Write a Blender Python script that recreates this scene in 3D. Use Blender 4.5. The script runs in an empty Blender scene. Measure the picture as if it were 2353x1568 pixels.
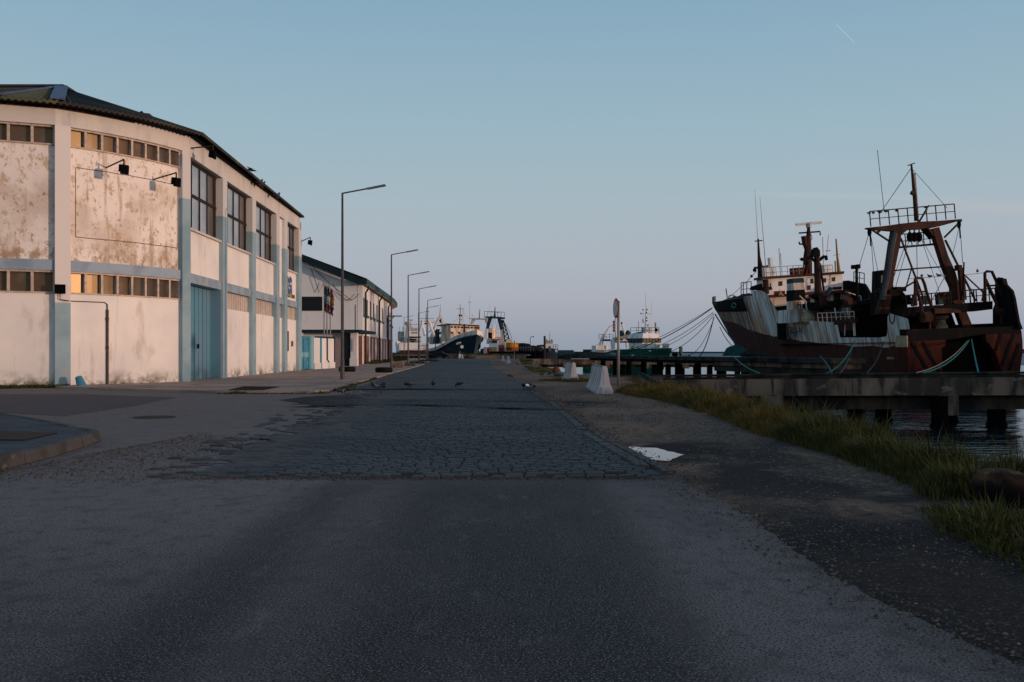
import bpy, math, random
from mathutils import Vector, Matrix, noise
random.seed(11)
C = bpy.context.scene.collection
V = Vector
R = math.radians
# ------------------------------------------------------------------ camera model of the photograph (2353 x 1568 reading scale)
FP, CX, HY, EYE = 2287.5, 1176.5, 809.0, 1.3

def at(u, v, y):                       # point at distance y
    return V(((u-CX)/FP*y, y, EYE-(v-HY)/FP*y))

def gnd(u, v, z=0.0):                  # point on the horizontal plane z
    y = (EYE-z)*FP/(v-HY)
    return V(((u-CX)/FP*y, y, z))

# ------------------------------------------------------------------ materials
def lin(h):
    h = h.lstrip('#')
    c = [int(h[i:i+2], 16)/255 for i in (0, 2, 4)]
    return tuple(x/12.92 if x <= .04045 else ((x+.055)/1.055)**2.4 for x in c)+(1,)

def rgb(c):
    return lin(c) if isinstance(c, str) else (tuple(c)+(1,))[:4]

class Mat:
    def __init__(s, name, base, rough=.8, metal=0, spec=.12, coord='Object'):
        s.m = bpy.data.materials.new(name); s.m.use_nodes = True
        s.nt = s.m.node_tree; s.n = s.nt.nodes; s.l = s.nt.links
        s.b = s.n['Principled BSDF']
        s.b.inputs['Roughness'].default_value = rough
        s.b.inputs['Metallic'].default_value = metal
        s.b.inputs['Specular IOR Level'].default_value = spec
        s.tc = s.n.new('ShaderNodeTexCoord').outputs[coord]
        s.col = None; s.base = rgb(base); s.b.inputs['Base Color'].default_value = s.base
        s.xyz = None
    def mapped(s, stretch):
        mp = s.n.new('ShaderNodeMapping'); mp.inputs['Scale'].default_value = stretch
        s.l.new(s.tc, mp.inputs['Vector']); return mp.outputs[0]
    def ramp(s, sock, lo, hi):
        r = s.n.new('ShaderNodeMapRange'); r.interpolation_type = 'SMOOTHSTEP'
        r.inputs['From Min'].default_value = lo; r.inputs['From Max'].default_value = hi
        s.l.new(sock, r.inputs['Value']); return r.outputs['Result']
    def math(s, op, a, b):
        m = s.n.new('ShaderNodeMath'); m.operation = op
        for i, x in enumerate((a, b)):
            if isinstance(x, (int, float)): m.inputs[i].default_value = x
            else: s.l.new(x, m.inputs[i])
        return m.outputs[0]
    def noise(s, scale, stretch=(1, 1, 1), detail=4, rough=.55, kind='noise'):
        if kind == 'voronoi':
            t = s.n.new('ShaderNodeTexVoronoi'); t.inputs['Scale'].default_value = scale
            s.l.new(s.mapped(stretch), t.inputs['Vector']); return t.outputs['Distance']
        if kind == 'cell':
            t = s.n.new('ShaderNodeTexVoronoi'); t.inputs['Scale'].default_value = scale
            s.l.new(s.mapped(stretch), t.inputs['Vector'])
            q = s.n.new('ShaderNodeSeparateColor'); s.l.new(t.outputs['Color'], q.inputs[0]); return q.outputs[0]
        t = s.n.new('ShaderNodeTexNoise'); t.inputs['Scale'].default_value = scale
        t.inputs['Detail'].default_value = detail; t.inputs['Roughness'].default_value = rough
        s.l.new(s.mapped(stretch), t.inputs['Vector']); return t.outputs['Fac']
    def axis(s, a):
        if s.xyz is None:
            q = s.n.new('ShaderNodeSeparateXYZ'); s.l.new(s.tc, q.inputs[0]); s.xyz = q.outputs
        return s.xyz['xyz'.index(a)]
    def layer(s, color, scale=None, lo=.5, hi=.6, stretch=(1, 1, 1), detail=4, rough=.55, amt=1, kind='noise', grads=()):
        f = None
        if scale: f = s.ramp(s.noise(scale, stretch, detail, rough, kind), lo, hi)
        for (a, g0, g1) in grads:
            g = s.ramp(s.axis(a), g0, g1) if g0 < g1 else s.math('SUBTRACT', 1, s.ramp(s.axis(a), g1, g0))
            f = g if f is None else s.math('MULTIPLY', f, g)
        if amt != 1: f = s.math('MULTIPLY', f, amt)
        mx = s.n.new('ShaderNodeMix'); mx.data_type = 'RGBA'
        if s.col: s.l.new(s.col, mx.inputs[6])
        else: mx.inputs[6].default_value = s.base
        mx.inputs[7].default_value = rgb(color)
        s.l.new(f, mx.inputs[0]); s.col = mx.outputs[2]
        return s
    def island(s, color, amt=1):           # some stones or blades darker than others
        g = s.n.new('ShaderNodeNewGeometry'); mx = s.n.new('ShaderNodeMix'); mx.data_type = 'RGBA'
        if s.col: s.l.new(s.col, mx.inputs[6])
        else: mx.inputs[6].default_value = s.base
        mx.inputs[7].default_value = rgb(color); s.l.new(s.math('MULTIPLY', g.outputs['Random Per Island'], amt), mx.inputs[0]); s.col = mx.outputs[2]
        return s
    def bump(s, scale, strength=.3, dist=.02, stretch=(1, 1, 1), detail=4, kind='noise'):
        b = s.n.new('ShaderNodeBump'); b.inputs['Strength'].default_value = strength; b.inputs['Distance'].default_value = dist
        s.l.new(s.noise(scale, stretch, detail, kind=kind), b.inputs['Height'])
        if s.b.inputs['Normal'].is_linked: s.l.new(s.b.inputs['Normal'].links[0].from_socket, b.inputs['Normal'])
        s.l.new(b.outputs[0], s.b.inputs['Normal']); return s
    def done(s):
        if s.col: s.l.new(s.col, s.b.inputs['Base Color'])
        return s.m

def plain(name, c, rough=.8, var=.25, scale=3., metal=0, spec=.10, stretch=(1, 1, 1)):
    c = rgb(c); m = Mat(name, c, rough, metal, spec)
    m.layer(tuple(x*(1-var) for x in c[:3]), scale, .35, .65, stretch)
    m.layer(tuple(min(1, x*(1+var)) for x in c[:3]), scale*4.3, .5, .72, stretch, amt=.6)
    return m.done()

M = {}
# walls of the corner warehouse
M['plaster'] = (Mat('white_plaster', (.79, .75, .70), .9).layer((.66, .64, .63), .35, .4, .7, detail=6)
    .layer((.45, .40, .34), 1.1, .60, .72, (1, 1, .45), 8, amt=.55).layer((.46, .37, .30), 2.6, .55, .70, (1, 1, .10), 8, .65, amt=.45).layer((.16, .13, .08), 1.3, .42, .62, (1, 1, 1), 8, .7, grads=(('z', .75, .05),)).bump(30, .15, .01).done())
M['stained'] = (Mat('stained_plaster', (.79, .73, .67), .9).layer((.60, .52, .45), .55, .44, .66, detail=6)
    .layer((.42, .28, .15), 2.6, .535, .60, (1, 1, .8), 12, .72, amt=.62).layer((.22, .13, .06), 6, .575, .64, (1, 1, .7), 8, .7, amt=.7)
    .layer((.34, .22, .12), 1.2, .55, .66, (1.8, 1.8, .22), 8, .65, amt=.6).layer((.30, .19, .10), 3.0, .46, .60, (1, 1, .8), 10, .7, grads=(('z', 5.7, 4.7),), amt=.8).bump(22, .2, .01).done())
def blue_paint(name, zc, up=(.56, .56, .55)):
    return (Mat(name, (.27, .38, .43), .75).layer((.19, .30, .36), .8, .4, .7, detail=6).layer(up, grads=(('z', zc-.04, zc+.04),))
        .layer((.36, .34, .31), 1.4, .58, .7, (1, 1, .4), 8, amt=.6).done())
M['pil_low'] = blue_paint('pilaster_paint_low', 3.1, (.64, .61, .58))
M['pil_high'] = blue_paint('pilaster_paint_high', 7.6)
M['beam_blue'] = (Mat('faded_blue_paint', (.29, .37, .44), .85).layer((.22, .29, .36), 1.2, .4, .65, detail=6)
    .layer((.42, .36, .30), 2.2, .60, .70, (1, 1, .6), 8, amt=.7).done())
M['lintel'] = (Mat('weathered_lintel', (.60, .57, .53), .9).layer((.42, .42, .43), 1.2, .45, .7, (1, 1, .3), 6, amt=.8)
    .layer((.30, .20, .12), 2.4, .62, .72, (1, 1, .25), 6, amt=.6).done())
M['door_blue'] = (Mat('blue_door_paint', (.13, .24, .33), .55).layer((.10, .26, .34), .3, .4, .6).layer((.06, .10, .10), 1, .35, .6, grads=(('z', .9, .1),), amt=.8).done())
M['win_frame'] = plain('old_white_frame', (.55, .45, .37), .8, .3, 6)
M['steel_frame'] = plain('rusty_steel_frame', (.035, .026, .024), .7, .4, 5)
M['glass_blue'] = (Mat('frosted_sky_tinted_glass', (.26, .33, .39), .30, 0, .4).layer((.34, .40, .45), .8, .45, .6).done())  # bluish base carries the sky reflected in the panes
M['glass_brown'] = (Mat('dusty_glass', (.075, .055, .045), .31, 0, .6).layer((.11, .09, .08), 1.3, .45, .65).bump(9, .06, .01, detail=2).done())
M['glass_brown'].node_tree.nodes['Principled BSDF'].inputs['Specular Tint'].default_value = (1, .72, .38, 1)
M['glass_dark'] = (Mat('dark_glass', (.03, .032, .036), .5, 0, .3).done())
M['shutter'] = plain('painted_panel', (.58, .52, .46), .8, .2, 3, stretch=(1, 1, .2))
M['roof'] = (Mat('fibre_cement_roof', (.055, .05, .045), .9).layer((.11, .09, .03), 1.2, .5, .65, detail=8, amt=.8).layer((.03, .03, .03), .5, .4, .6).done())
M['roof_green'] = (Mat('mossy_roof', (.075, .085, .05), .9).layer((.12, .11, .04), 2, .5, .65, detail=8).done())
M['flashing'] = plain('blue_flashing', (.09, .13, .22), .5, .4, 4)
M['black'] = plain('black_paint', (.0045, .0045, .005), .9, .3, 4, 0, .04)
M['dark_brown'] = plain('dark_brown_metal', (.05, .03, .022), .7, .4, 5)
M['sign_blue'] = plain('sign_blue', (.03, .07, .22), .4, .1)
M['sign_pale'] = plain('sign_pale', (.55, .5, .52), .5, .1)
M['sign_yellow'] = plain('sign_yellow', (.45, .36, .12), .5, .1)
M['letter_brown'] = plain('letter_brown', (.16, .09, .06), .7, .2)
M['pipe_grey'] = plain('old_pipe', (.10, .075, .06), .7, .4, 8)
# second building
M['gravel'] = Mat('loose_gravel', (.20, .15, .12), .9).island((.045, .036, .032), 1).done()
M['gravel_pale'] = Mat('pale_pebbles', (.34, .29, .26), .9).island((.14, .115, .10), 1).done()
M['wall2'] = (Mat('white_render', (.74, .71, .69), .9).layer((.62, .60, .59), .3, .45, .7, (1, 1, .3), 6).layer((.40, .42, .44), 1.0, .64, .75, (1, 1, .15), 6, amt=.5).done())
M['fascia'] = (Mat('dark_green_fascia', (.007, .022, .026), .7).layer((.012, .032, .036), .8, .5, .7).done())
M['fascia_lit'] = plain('sunlit_green_fascia', (.035, .10, .10), .7, .35, 1.5)  # roof edge green in two tones: sunlit street side painted paler, shaded gable darker
M['soffit'] = plain('soffit_board', (.45, .36, .30), .9, .2, 1)
def brick():
    m = Mat('red_brick', (.30, .10, .055), .9)
    t = m.n.new('ShaderNodeTexBrick'); t.inputs['Scale'].default_value = 1.0
    t.inputs['Brick Width'].default_value = .25; t.inputs['Row Height'].default_value = .08; t.inputs['Mortar Size'].default_value = .008
    t.inputs['Color1'].default_value = (.34, .11, .055, 1); t.inputs['Color2'].default_value = (.24, .075, .045, 1); t.inputs['Mortar'].default_value = (.2, .14, .11, 1)
    cb = m.n.new('ShaderNodeCombineXYZ'); m.l.new(m.math('ADD', m.axis('x'), m.axis('y')), cb.inputs[0]); m.l.new(m.axis('z'), cb.inputs[1])
    m.l.new(cb.outputs[0], t.inputs['Vector']); m.l.new(t.outputs['Color'], m.b.inputs['Base Color']); return m.m
M['brick'] = brick()
M['pipe_green'] = plain('dark_green_pipe', (.02, .05, .05), .5, .3)
M['teal_gate'] = (Mat('teal_gate_paint', (.05, .22, .32), .5).layer((.09, .30, .40), 2, .5, .7).done())
M['teal_pale'] = plain('pale_teal_paint', (.20, .42, .48), .7, .15, 2)
M['planks'] = plain('weathered_planks', (.16, .13, .13), .9, .4, 6, stretch=(.3, .3, 3))
# street furniture
M['lamp'] = plain('lamp_post_metal', (.10, .09, .085), .5, .25, 3, .3)
M['lamp_head'] = plain('lamp_head_metal', (.2, .2, .2), .4, .2, 3, .3)
M['galv'] = plain('galvanised_steel', (.32, .31, .30), .5, .2, 6, .4, stretch=(1, 1, .3))
M['rubber'] = plain('tyre_rubber', (.010, .010, .011), .8, .3, 5)
M['block'] = plain('old_concrete_block', (.20, .15, .11), .95, .3, 3)
M['barrier_shaded'] = (Mat('shaded_dirty_barrier_concrete', (.27, .24, .23), .9).layer((.14, .12, .11), 2.2, .45, .65, (1, 1, .4), 6).done())  # grime plus painted shade: darker flanks for the gaps between ribs
M['barrier'] = (Mat('pale_barrier_concrete', (.55, .52, .52), .85).layer((.40, .38, .38), 2.2, .5, .7, (1, 1, .5), 6).layer((.22, .18, .15), 5, .58, .70, (1, 1, .5), 8, .65, amt=.7).bump(60, .2, .004).done())
M['sign_red'] = plain('sign_red', (.28, .045, .03), .5, .15)
M['sign_white'] = plain('sign_white', (.52, .52, .54), .4, .08)
M['rust_dark'] = (Mat('rusty_iron', (.035, .018, .014), .75, .2).layer((.16, .055, .02), 5, .54, .66, detail=8).layer((.25, .15, .06), 9, .62, .70, detail=6, amt=.8).bump(25, .3, .01).done())
M['bollard'] = (Mat('worn_iron_bollard', (.010, .007, .007), .8, .1).layer((.07, .03, .015), 5, .40, .60, detail=8, grads=(('z', .22, .31),)).layer((.26, .12, .04), 9, .52, .62, detail=8, rough=.7, grads=(('z', .26, .34),), amt=.8).layer((.16, .07, .025), 6, .60, .66, (1, 1, .08), 6, grads=(('z', .16, .3),), amt=.7).bump(14, .8, .03, detail=8).done())
M['rust_red'] = (Mat('red_rusty_iron', (.15, .045, .03), .7, .1).layer((.06, .025, .02), 4, .5, .65, detail=6).done())
M['rope'] = plain('teal_rope', (.03, .22, .22), .9, .3, 9)
M['rope_dark'] = plain('dark_rope', (.022, .030, .034), .9, .3, 9)
M['rope_blue'] = plain('blue_grey_rope', (.05, .10, .13), .9, .3, 9)
M['net'] = (Mat('green_fishing_net', (.012, .055, .055), .95).layer((.03, .11, .10), 6, .5, .65, detail=8).bump(12, 1, .1, detail=8).done())
M['net_dark'] = (Mat('dark_fishing_net', (.010, .014, .018), .95).layer((.02, .05, .05), 3, .55, .65, detail=8).bump(8, 1, .15, detail=8).done())
M['bird'] = plain('pigeon_feathers', (.045, .05, .06), .8, .5, 9)
M['bird_pale'] = plain('pale_pigeon_feathers', (.16, .16, .18), .8, .4, 9)
# ground
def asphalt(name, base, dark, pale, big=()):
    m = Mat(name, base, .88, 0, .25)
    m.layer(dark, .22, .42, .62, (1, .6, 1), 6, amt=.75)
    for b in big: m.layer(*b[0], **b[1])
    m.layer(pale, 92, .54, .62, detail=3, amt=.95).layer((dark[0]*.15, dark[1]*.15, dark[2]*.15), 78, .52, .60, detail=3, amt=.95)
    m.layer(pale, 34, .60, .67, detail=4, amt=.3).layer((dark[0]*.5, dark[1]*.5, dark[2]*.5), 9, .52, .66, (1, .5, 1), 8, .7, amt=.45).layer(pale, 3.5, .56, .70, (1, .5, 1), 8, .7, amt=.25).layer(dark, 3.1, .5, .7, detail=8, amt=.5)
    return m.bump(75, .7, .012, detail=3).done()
M['asphalt'] = asphalt('worn_vignetted_asphalt', (.115, .088, .079), (.075, .060, .056), (.30, .25, .235),
    big=((((.25, .19, .168), None), dict(grads=(('x', -.7, -2.6), ('y', 3.2, 8.5)), amt=1)), (((.22, .165, .145), None), dict(grads=(('y', 13, 20),), amt=.8)),  # first layer paints vignette and shading: darker towards the near edge
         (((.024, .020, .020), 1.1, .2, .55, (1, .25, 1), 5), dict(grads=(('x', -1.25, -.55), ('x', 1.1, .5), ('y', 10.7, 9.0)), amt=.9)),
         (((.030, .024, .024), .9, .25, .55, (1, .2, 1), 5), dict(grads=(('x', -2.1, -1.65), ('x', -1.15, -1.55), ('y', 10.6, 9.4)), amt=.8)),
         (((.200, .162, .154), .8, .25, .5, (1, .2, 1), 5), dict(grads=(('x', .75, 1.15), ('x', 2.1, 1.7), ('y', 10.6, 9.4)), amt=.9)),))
M['asphalt_dark'] = asphalt('dark_asphalt', (.115, .085, .085), (.08, .062, .064), (.20, .16, .16))
M['asphalt_patch'] = asphalt('tar_patch', (.018, .018, .02), (.012, .012, .014), (.05, .05, .055))
M['pavement'] = (Mat('concrete_pavement', (.40, .285, .225), .92).layer((.26, .19, .155), .5, .42, .62, detail=8).layer((.50, .37, .30), 2.2, .55, .7, detail=6, amt=.6)
    .layer((.09, .075, .06), 1.4, .60, .68, (1, .5, 1), 8, amt=.7).bump(12, .3, .02).done())
M['kerb'] = (Mat('kerb_stone', (.115, .103, .090), .9).layer((.07, .065, .055), 1.6, .45, .65, detail=8).layer((.26, .24, .2), 6, .6, .7, detail=6, amt=.6).bump(14, .5, .02).done())
def pavers():
    m = Mat('worn_paving_blocks', (.10, .105, .115), .85)
    t = m.n.new('ShaderNodeTexBrick'); t.inputs['Scale'].default_value = 1
    t.inputs['Brick Width'].default_value = .22; t.inputs['Row Height'].default_value = .11; t.inputs['Mortar Size'].default_value = .007
    t.inputs['Color1'].default_value = (.11, .115, .125, 1); t.inputs['Color2'].default_value = (.075, .08, .09, 1); t.inputs['Mortar'].default_value = (.02, .02, .02, 1)
    mp = m.n.new('ShaderNodeMapping'); mp.inputs['Rotation'].default_value = (0, 0, R(35)); m.l.new(m.tc, mp.inputs['Vector'])
    m.l.new(mp.outputs[0], t.inputs['Vector']); m.base = None; m.col = t.outputs['Color']
    m.layer((.05, .05, .055), .8, .45, .65, detail=6, amt=.7); return m.done()
M['pavers'] = pavers()
M['cobble'] = (Mat('blue_grey_setts', (.080, .077, .077), .72, 0, .25).island((.048, .047, .048), .75).layer((.050, .048, .049), .28, .42, .62, detail=5)
    .layer((.15, .16, .165), 40, .6, .7, detail=3, amt=.4).layer((.14, .115, .10), .33, .58, .72, (1, .5, 1), 6, amt=.5).bump(40, .35, .01).done())
def far_cobble():
    m = Mat('distant_setts', (.078, .074, .075), .8, 0, .15)
    m.layer((.055, .052, .053), .28, .42, .62, detail=5).layer((.17, .145, .13), .22, .56, .72, (1, .4, 1), 6, amt=.5)
    m.layer((.022, .021, .022), 5, .48, .62, (.5, .5, 1), 5, amt=.75).layer((.14, .13, .13), 7, .56, .66, (1, .35, 1), 5, amt=.6)
    return m.bump(8, .6, .03, (.4, 1, 1)).done()
M['cobble_far'] = far_cobble()
M['joint'] = (Mat('joint_dirt', (.022, .020, .020), .95).layer((.125, .10, .093), grads=(('x', -.6, -2.8),)).layer((.05, .043, .042), 2.5, .45, .6, detail=6, amt=.6).done())
M['dirt'] = (Mat('gravelly_dirt', (.215, .128, .085), .95).layer((.095, .068, .055), .45, .42, .6, (1, .5, 1), 8)
    .layer((.34, .235, .175), 32, .56, .64, (1, 1, 1), 4, amt=.8).layer((.40, .30, .23), 13, .58, .65, detail=6, amt=.7).layer((.05, .038, .032), 6, .54, .64, detail=6, amt=.7).layer((.33, .24, .18), 5, .60, .68, (1, .7, 1), 6, amt=.5).layer((.020, .017, .016), 1.6, .32, .5, (1, .6, 1), 6, grads=(('x', .9, 1.3), ('x', 3.3, 2.3), ('y', 11.2, 11.9), ('y', 14.6, 13.6)), amt=.9).layer((.016, .014, .014), 1.3, .38, .52, (1, .7, 1), 6, grads=(('x', .0, .5), ('x', 2.5, 1.7), ('y', 22.3, 23.4), ('y', 26.8, 25.6)), amt=.9).layer((.035, .03, .028), 24, .58, .66, detail=4, amt=.7)
    .layer((.022, .020, .020), .55, .47, .58, (1, .6, 1), 8, amt=.85, grads=(('y', 17, 12),)).layer((.017, .014, .014), grads=(('y', 8.6, 6.4),), amt=.88)
    .layer((.20, .17, .16), 48, .60, .66, detail=3, amt=.7, grads=(('y', 10, 8),)).bump(45, .9, .02, detail=5).done())
M['concrete'] = (Mat('stained_concrete', (.20, .155, .12), .92).layer((.06, .05, .042), .7, .42, .6, (1, 1, .35), 8).layer((.035, .034, .033), 1.6, .54, .66, (1.5, 1.5, .18), 8, amt=.9)
    .layer((.27, .22, .17), 1.2, .58, .68, (1, 1, 1.5), 6, amt=.7).bump(9, .4, .03, detail=8).done())
M['concrete_dark'] = (Mat('wet_dark_concrete', (.055, .046, .034), .9).layer((.018, .017, .015), .8, .4, .6, (1, 1, .4), 6).layer((.09, .07, .045), 2, .6, .7, (1, 1, .3), 6, amt=.5).bump(9, .4, .03).done())
M['algae'] = (Mat('algae_concrete', (.034, .036, .032), .9).layer((.06, .055, .04), 1.4, .5, .65, detail=8).layer((.012, .014, .014), .8, .45, .6, detail=6).done())
def water(name, c, s1, s2, dist, rough=.06):
    m = Mat(name, c, rough, 0, .5); m.b.inputs['IOR'].default_value = 1.33
    return m.bump(s1, .55, dist, (.35, 1, 1), 3).bump(s2, .3, dist*.4, (.5, 1, 1), 3).done()
M['water'] = water('harbour_water', (.008, .014, .018), .45, 1.7, .75, .10)
M['open_water'] = (Mat('open_water', (.045, .075, .105), .5, 0, .3).layer((.07, .105, .135), .02, .45, .6, (.2, 1, 1), 5).bump(.3, .6, .4, (.3, 1, 1), 3).done())
M['puddle'] = water('puddle_water', (.02, .02, .02), .6, 2, .002, .02)
M['hill'] = plain('wooded_shore', (.022, .035, .026), 1, .5, .02)
M['earth'] = plain('shade_bank_earth', (.06, .055, .03), 1, .4, .2)
def blades(name, c0, c1, c2):
    m = Mat(name, c0, .75, 0, .15)
    g = m.n.new('ShaderNodeNewGeometry'); cr = m.n.new('ShaderNodeValToRGB')
    e = cr.color_ramp.elements; e[0].color = rgb(c0); e[1].color = rgb(c1); e.new(.86).color = rgb(c2); e[1].position = .6
    cr.color_ramp.elements[-1].position = 1.0
    m.l.new(g.outputs['Random Per Island'], cr.inputs[0]); m.l.new(cr.outputs[0], m.b.inputs['Base Color']); return m.m
M['grass'] = blades('green_grass_blades', (.020, .036, .008), (.050, .068, .014), (.14, .105, .03))
M['grass_dry'] = blades('dry_grass_blades', (.055, .050, .012), (.135, .092, .02), (.24, .15, .04))
M['weed'] = blades('dark_weed_leaves', (.02, .040, .012), (.045, .075, .02), (.10, .09, .03))
# ships
M['hull_rust'] = (Mat('rusted_red_hull', (.075, .026, .019), .8).layer((.045, .022, .02), .9, .42, .62, (1.2, 1.2, .2), 8).layer((.055, .05, .058), .5, .56, .68, (1.2, 1.2, .2), 6, amt=.7)
    .layer((.18, .06, .03), 1.7, .6, .7, (2, 2, .15), 6, amt=.5).bump(3, .2, .05).done())
M['hull_red'] = (Mat('red_lead_panels', (.075, .014, .007), .85).layer((.028, .008, .006), .9, .42, .6, (1, 1, .4), 8).layer((.025, .015, .012), 1.2, .57, .66, (1.5, 1.5, .3), 6).done())
M['hull_white'] = (Mat('streaked_white_hull', (.66, .67, .66), .8).layer((.38, .41, .38), 1.1, .45, .60, (.2, 2, .10), 8, amt=.9).layer((.30, .12, .04), 1.0, .53, .61, (.2, 2.6, .08), 10, .66, amt=.9)
    .layer((.05, .030, .022), 1.6, .56, .64, (.2, 3, .09), 10, .66, amt=.95).layer((.17, .07, .03), 1.2, .40, .56, (.2, 2.4, .07), 10, .66, grads=(('y', 25.8, 27.2),), amt=.9).layer((.045, .03, .024), 1.5, .45, .58, (.2, 2.4, .07), 10, .66, grads=(('y', 27, 28.5),), amt=.85).layer((.36, .17, .07), .35, .5, .62, (1, 1, .3), 6, amt=.7).layer((.72, .73, .72), 2.4, .60, .68, (.3, 2, .2), 5, amt=.6).done())
M['ship_rusty_white'] = (Mat('rusty_white_steel', (.58, .53, .49), .8).layer((.40, .20, .08), .8, .52, .64, (2, 2, .25), 8, .65, amt=.9).layer((.16, .07, .04), 1.5, .60, .68, (2, 2, .3), 8, amt=.9).done())
M['ship_white'] = (Mat('ship_white_paint', (.76, .74, .72), .7).layer((.48, .44, .40), .5, .5, .68, (1.5, 1.5, .3), 6).layer((.35, .17, .08), 1.2, .64, .7, (2, 2, .2), 6, amt=.6).done())
M['ship_dark'] = (Mat('dark_steel', (.0075, .007, .0075), .9, 0, .08).layer((.022, .012, .009), .9, .56, .68, (1, 1, .4), 8).done())  # near-black steel with rust-brown patches
M['ship_rust'] = (Mat('rust_brown_steel', (.060, .024, .017), .85, 0, .15).layer((.028, .014, .012), .8, .45, .6, (1, 1, .4), 8).layer((.13, .045, .02), 2, .62, .7, detail=6, amt=.7).done())
M['ship_maroon'] = plain('maroon_paint', (.07, .012, .012), .6, .3)
M['cream'] = plain('cream_paint', (.42, .34, .22), .7, .3, 2)
M['yellow_mast'] = plain('ochre_mast_paint', (.38, .22, .06), .7, .3, 2)
M['hull_navy'] = (Mat('dark_blue_hull', (.012, .030, .046), .6).layer((.05, .06, .07), .28, .5, .66, (1, 1, .15), 6, amt=.7).layer((.09, .06, .05), .7, .60, .7, (2, 2, .12), 6, amt=.6).done())
M['hull_grey'] = plain('grey_blue_hull', (.06, .07, .085), .7, .35, .5, stretch=(1, 1, .3))
M['bridge_rust'] = (Mat('cream_house_with_rust', (.76, .68, .58), .75).layer((.42, .20, .06), .5, .44, .60, (1, 1, .4), 8, .65, amt=.9).layer((.20, .08, .04), 1.4, .60, .7, (2, 2, .3), 8, amt=.8).done())
M['hull_green'] = (Mat('green_hull_paint', (.012, .12, .06), .5).layer((.008, .075, .05), .4, .4, .65).done())
M['teal_dark'] = plain('dark_teal_paint', (.015, .045, .055), .6, .25)
M['tank_yellow'] = (Mat('yellow_and_red_tank', (.50, .24, .015), .6).layer((.24, .03, .012), grads=(('z', .72, .68),)).layer((.34, .16, .02), .6, .5, .7, (1, 1, .3), 5, amt=.5).done())
M['orange'] = plain('orange_roof_paint', (.50, .12, .035), .6, .2)
M['window_black'] = (Mat('black_window', (.012, .012, .014), .55, 0, .2).done())
M['flag_green'] = plain('flag_green', (.012, .05, .04), .8, .3); M['flag_red'] = plain('flag_red', (.24, .02, .015), .8, .3)
M['flag_blue'] = plain('flag_blue', (.06, .14, .25), .8, .3); M['flag_yellow'] = plain('flag_yellow', (.20, .12, .02), .8, .3)
M['flag_purple'] = plain('flag_purple', (.04, .022, .10), .8, .3); M['flag_white'] = plain('flag_white', (.5, .5, .5), .8, .2)
M['car'] = plain('dark_car_paint', (.012, .018, .03), .3, .2)
# ------------------------------------------------------------------ objects
ORG = {}
UP = V((0, 0, 1))

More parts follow.
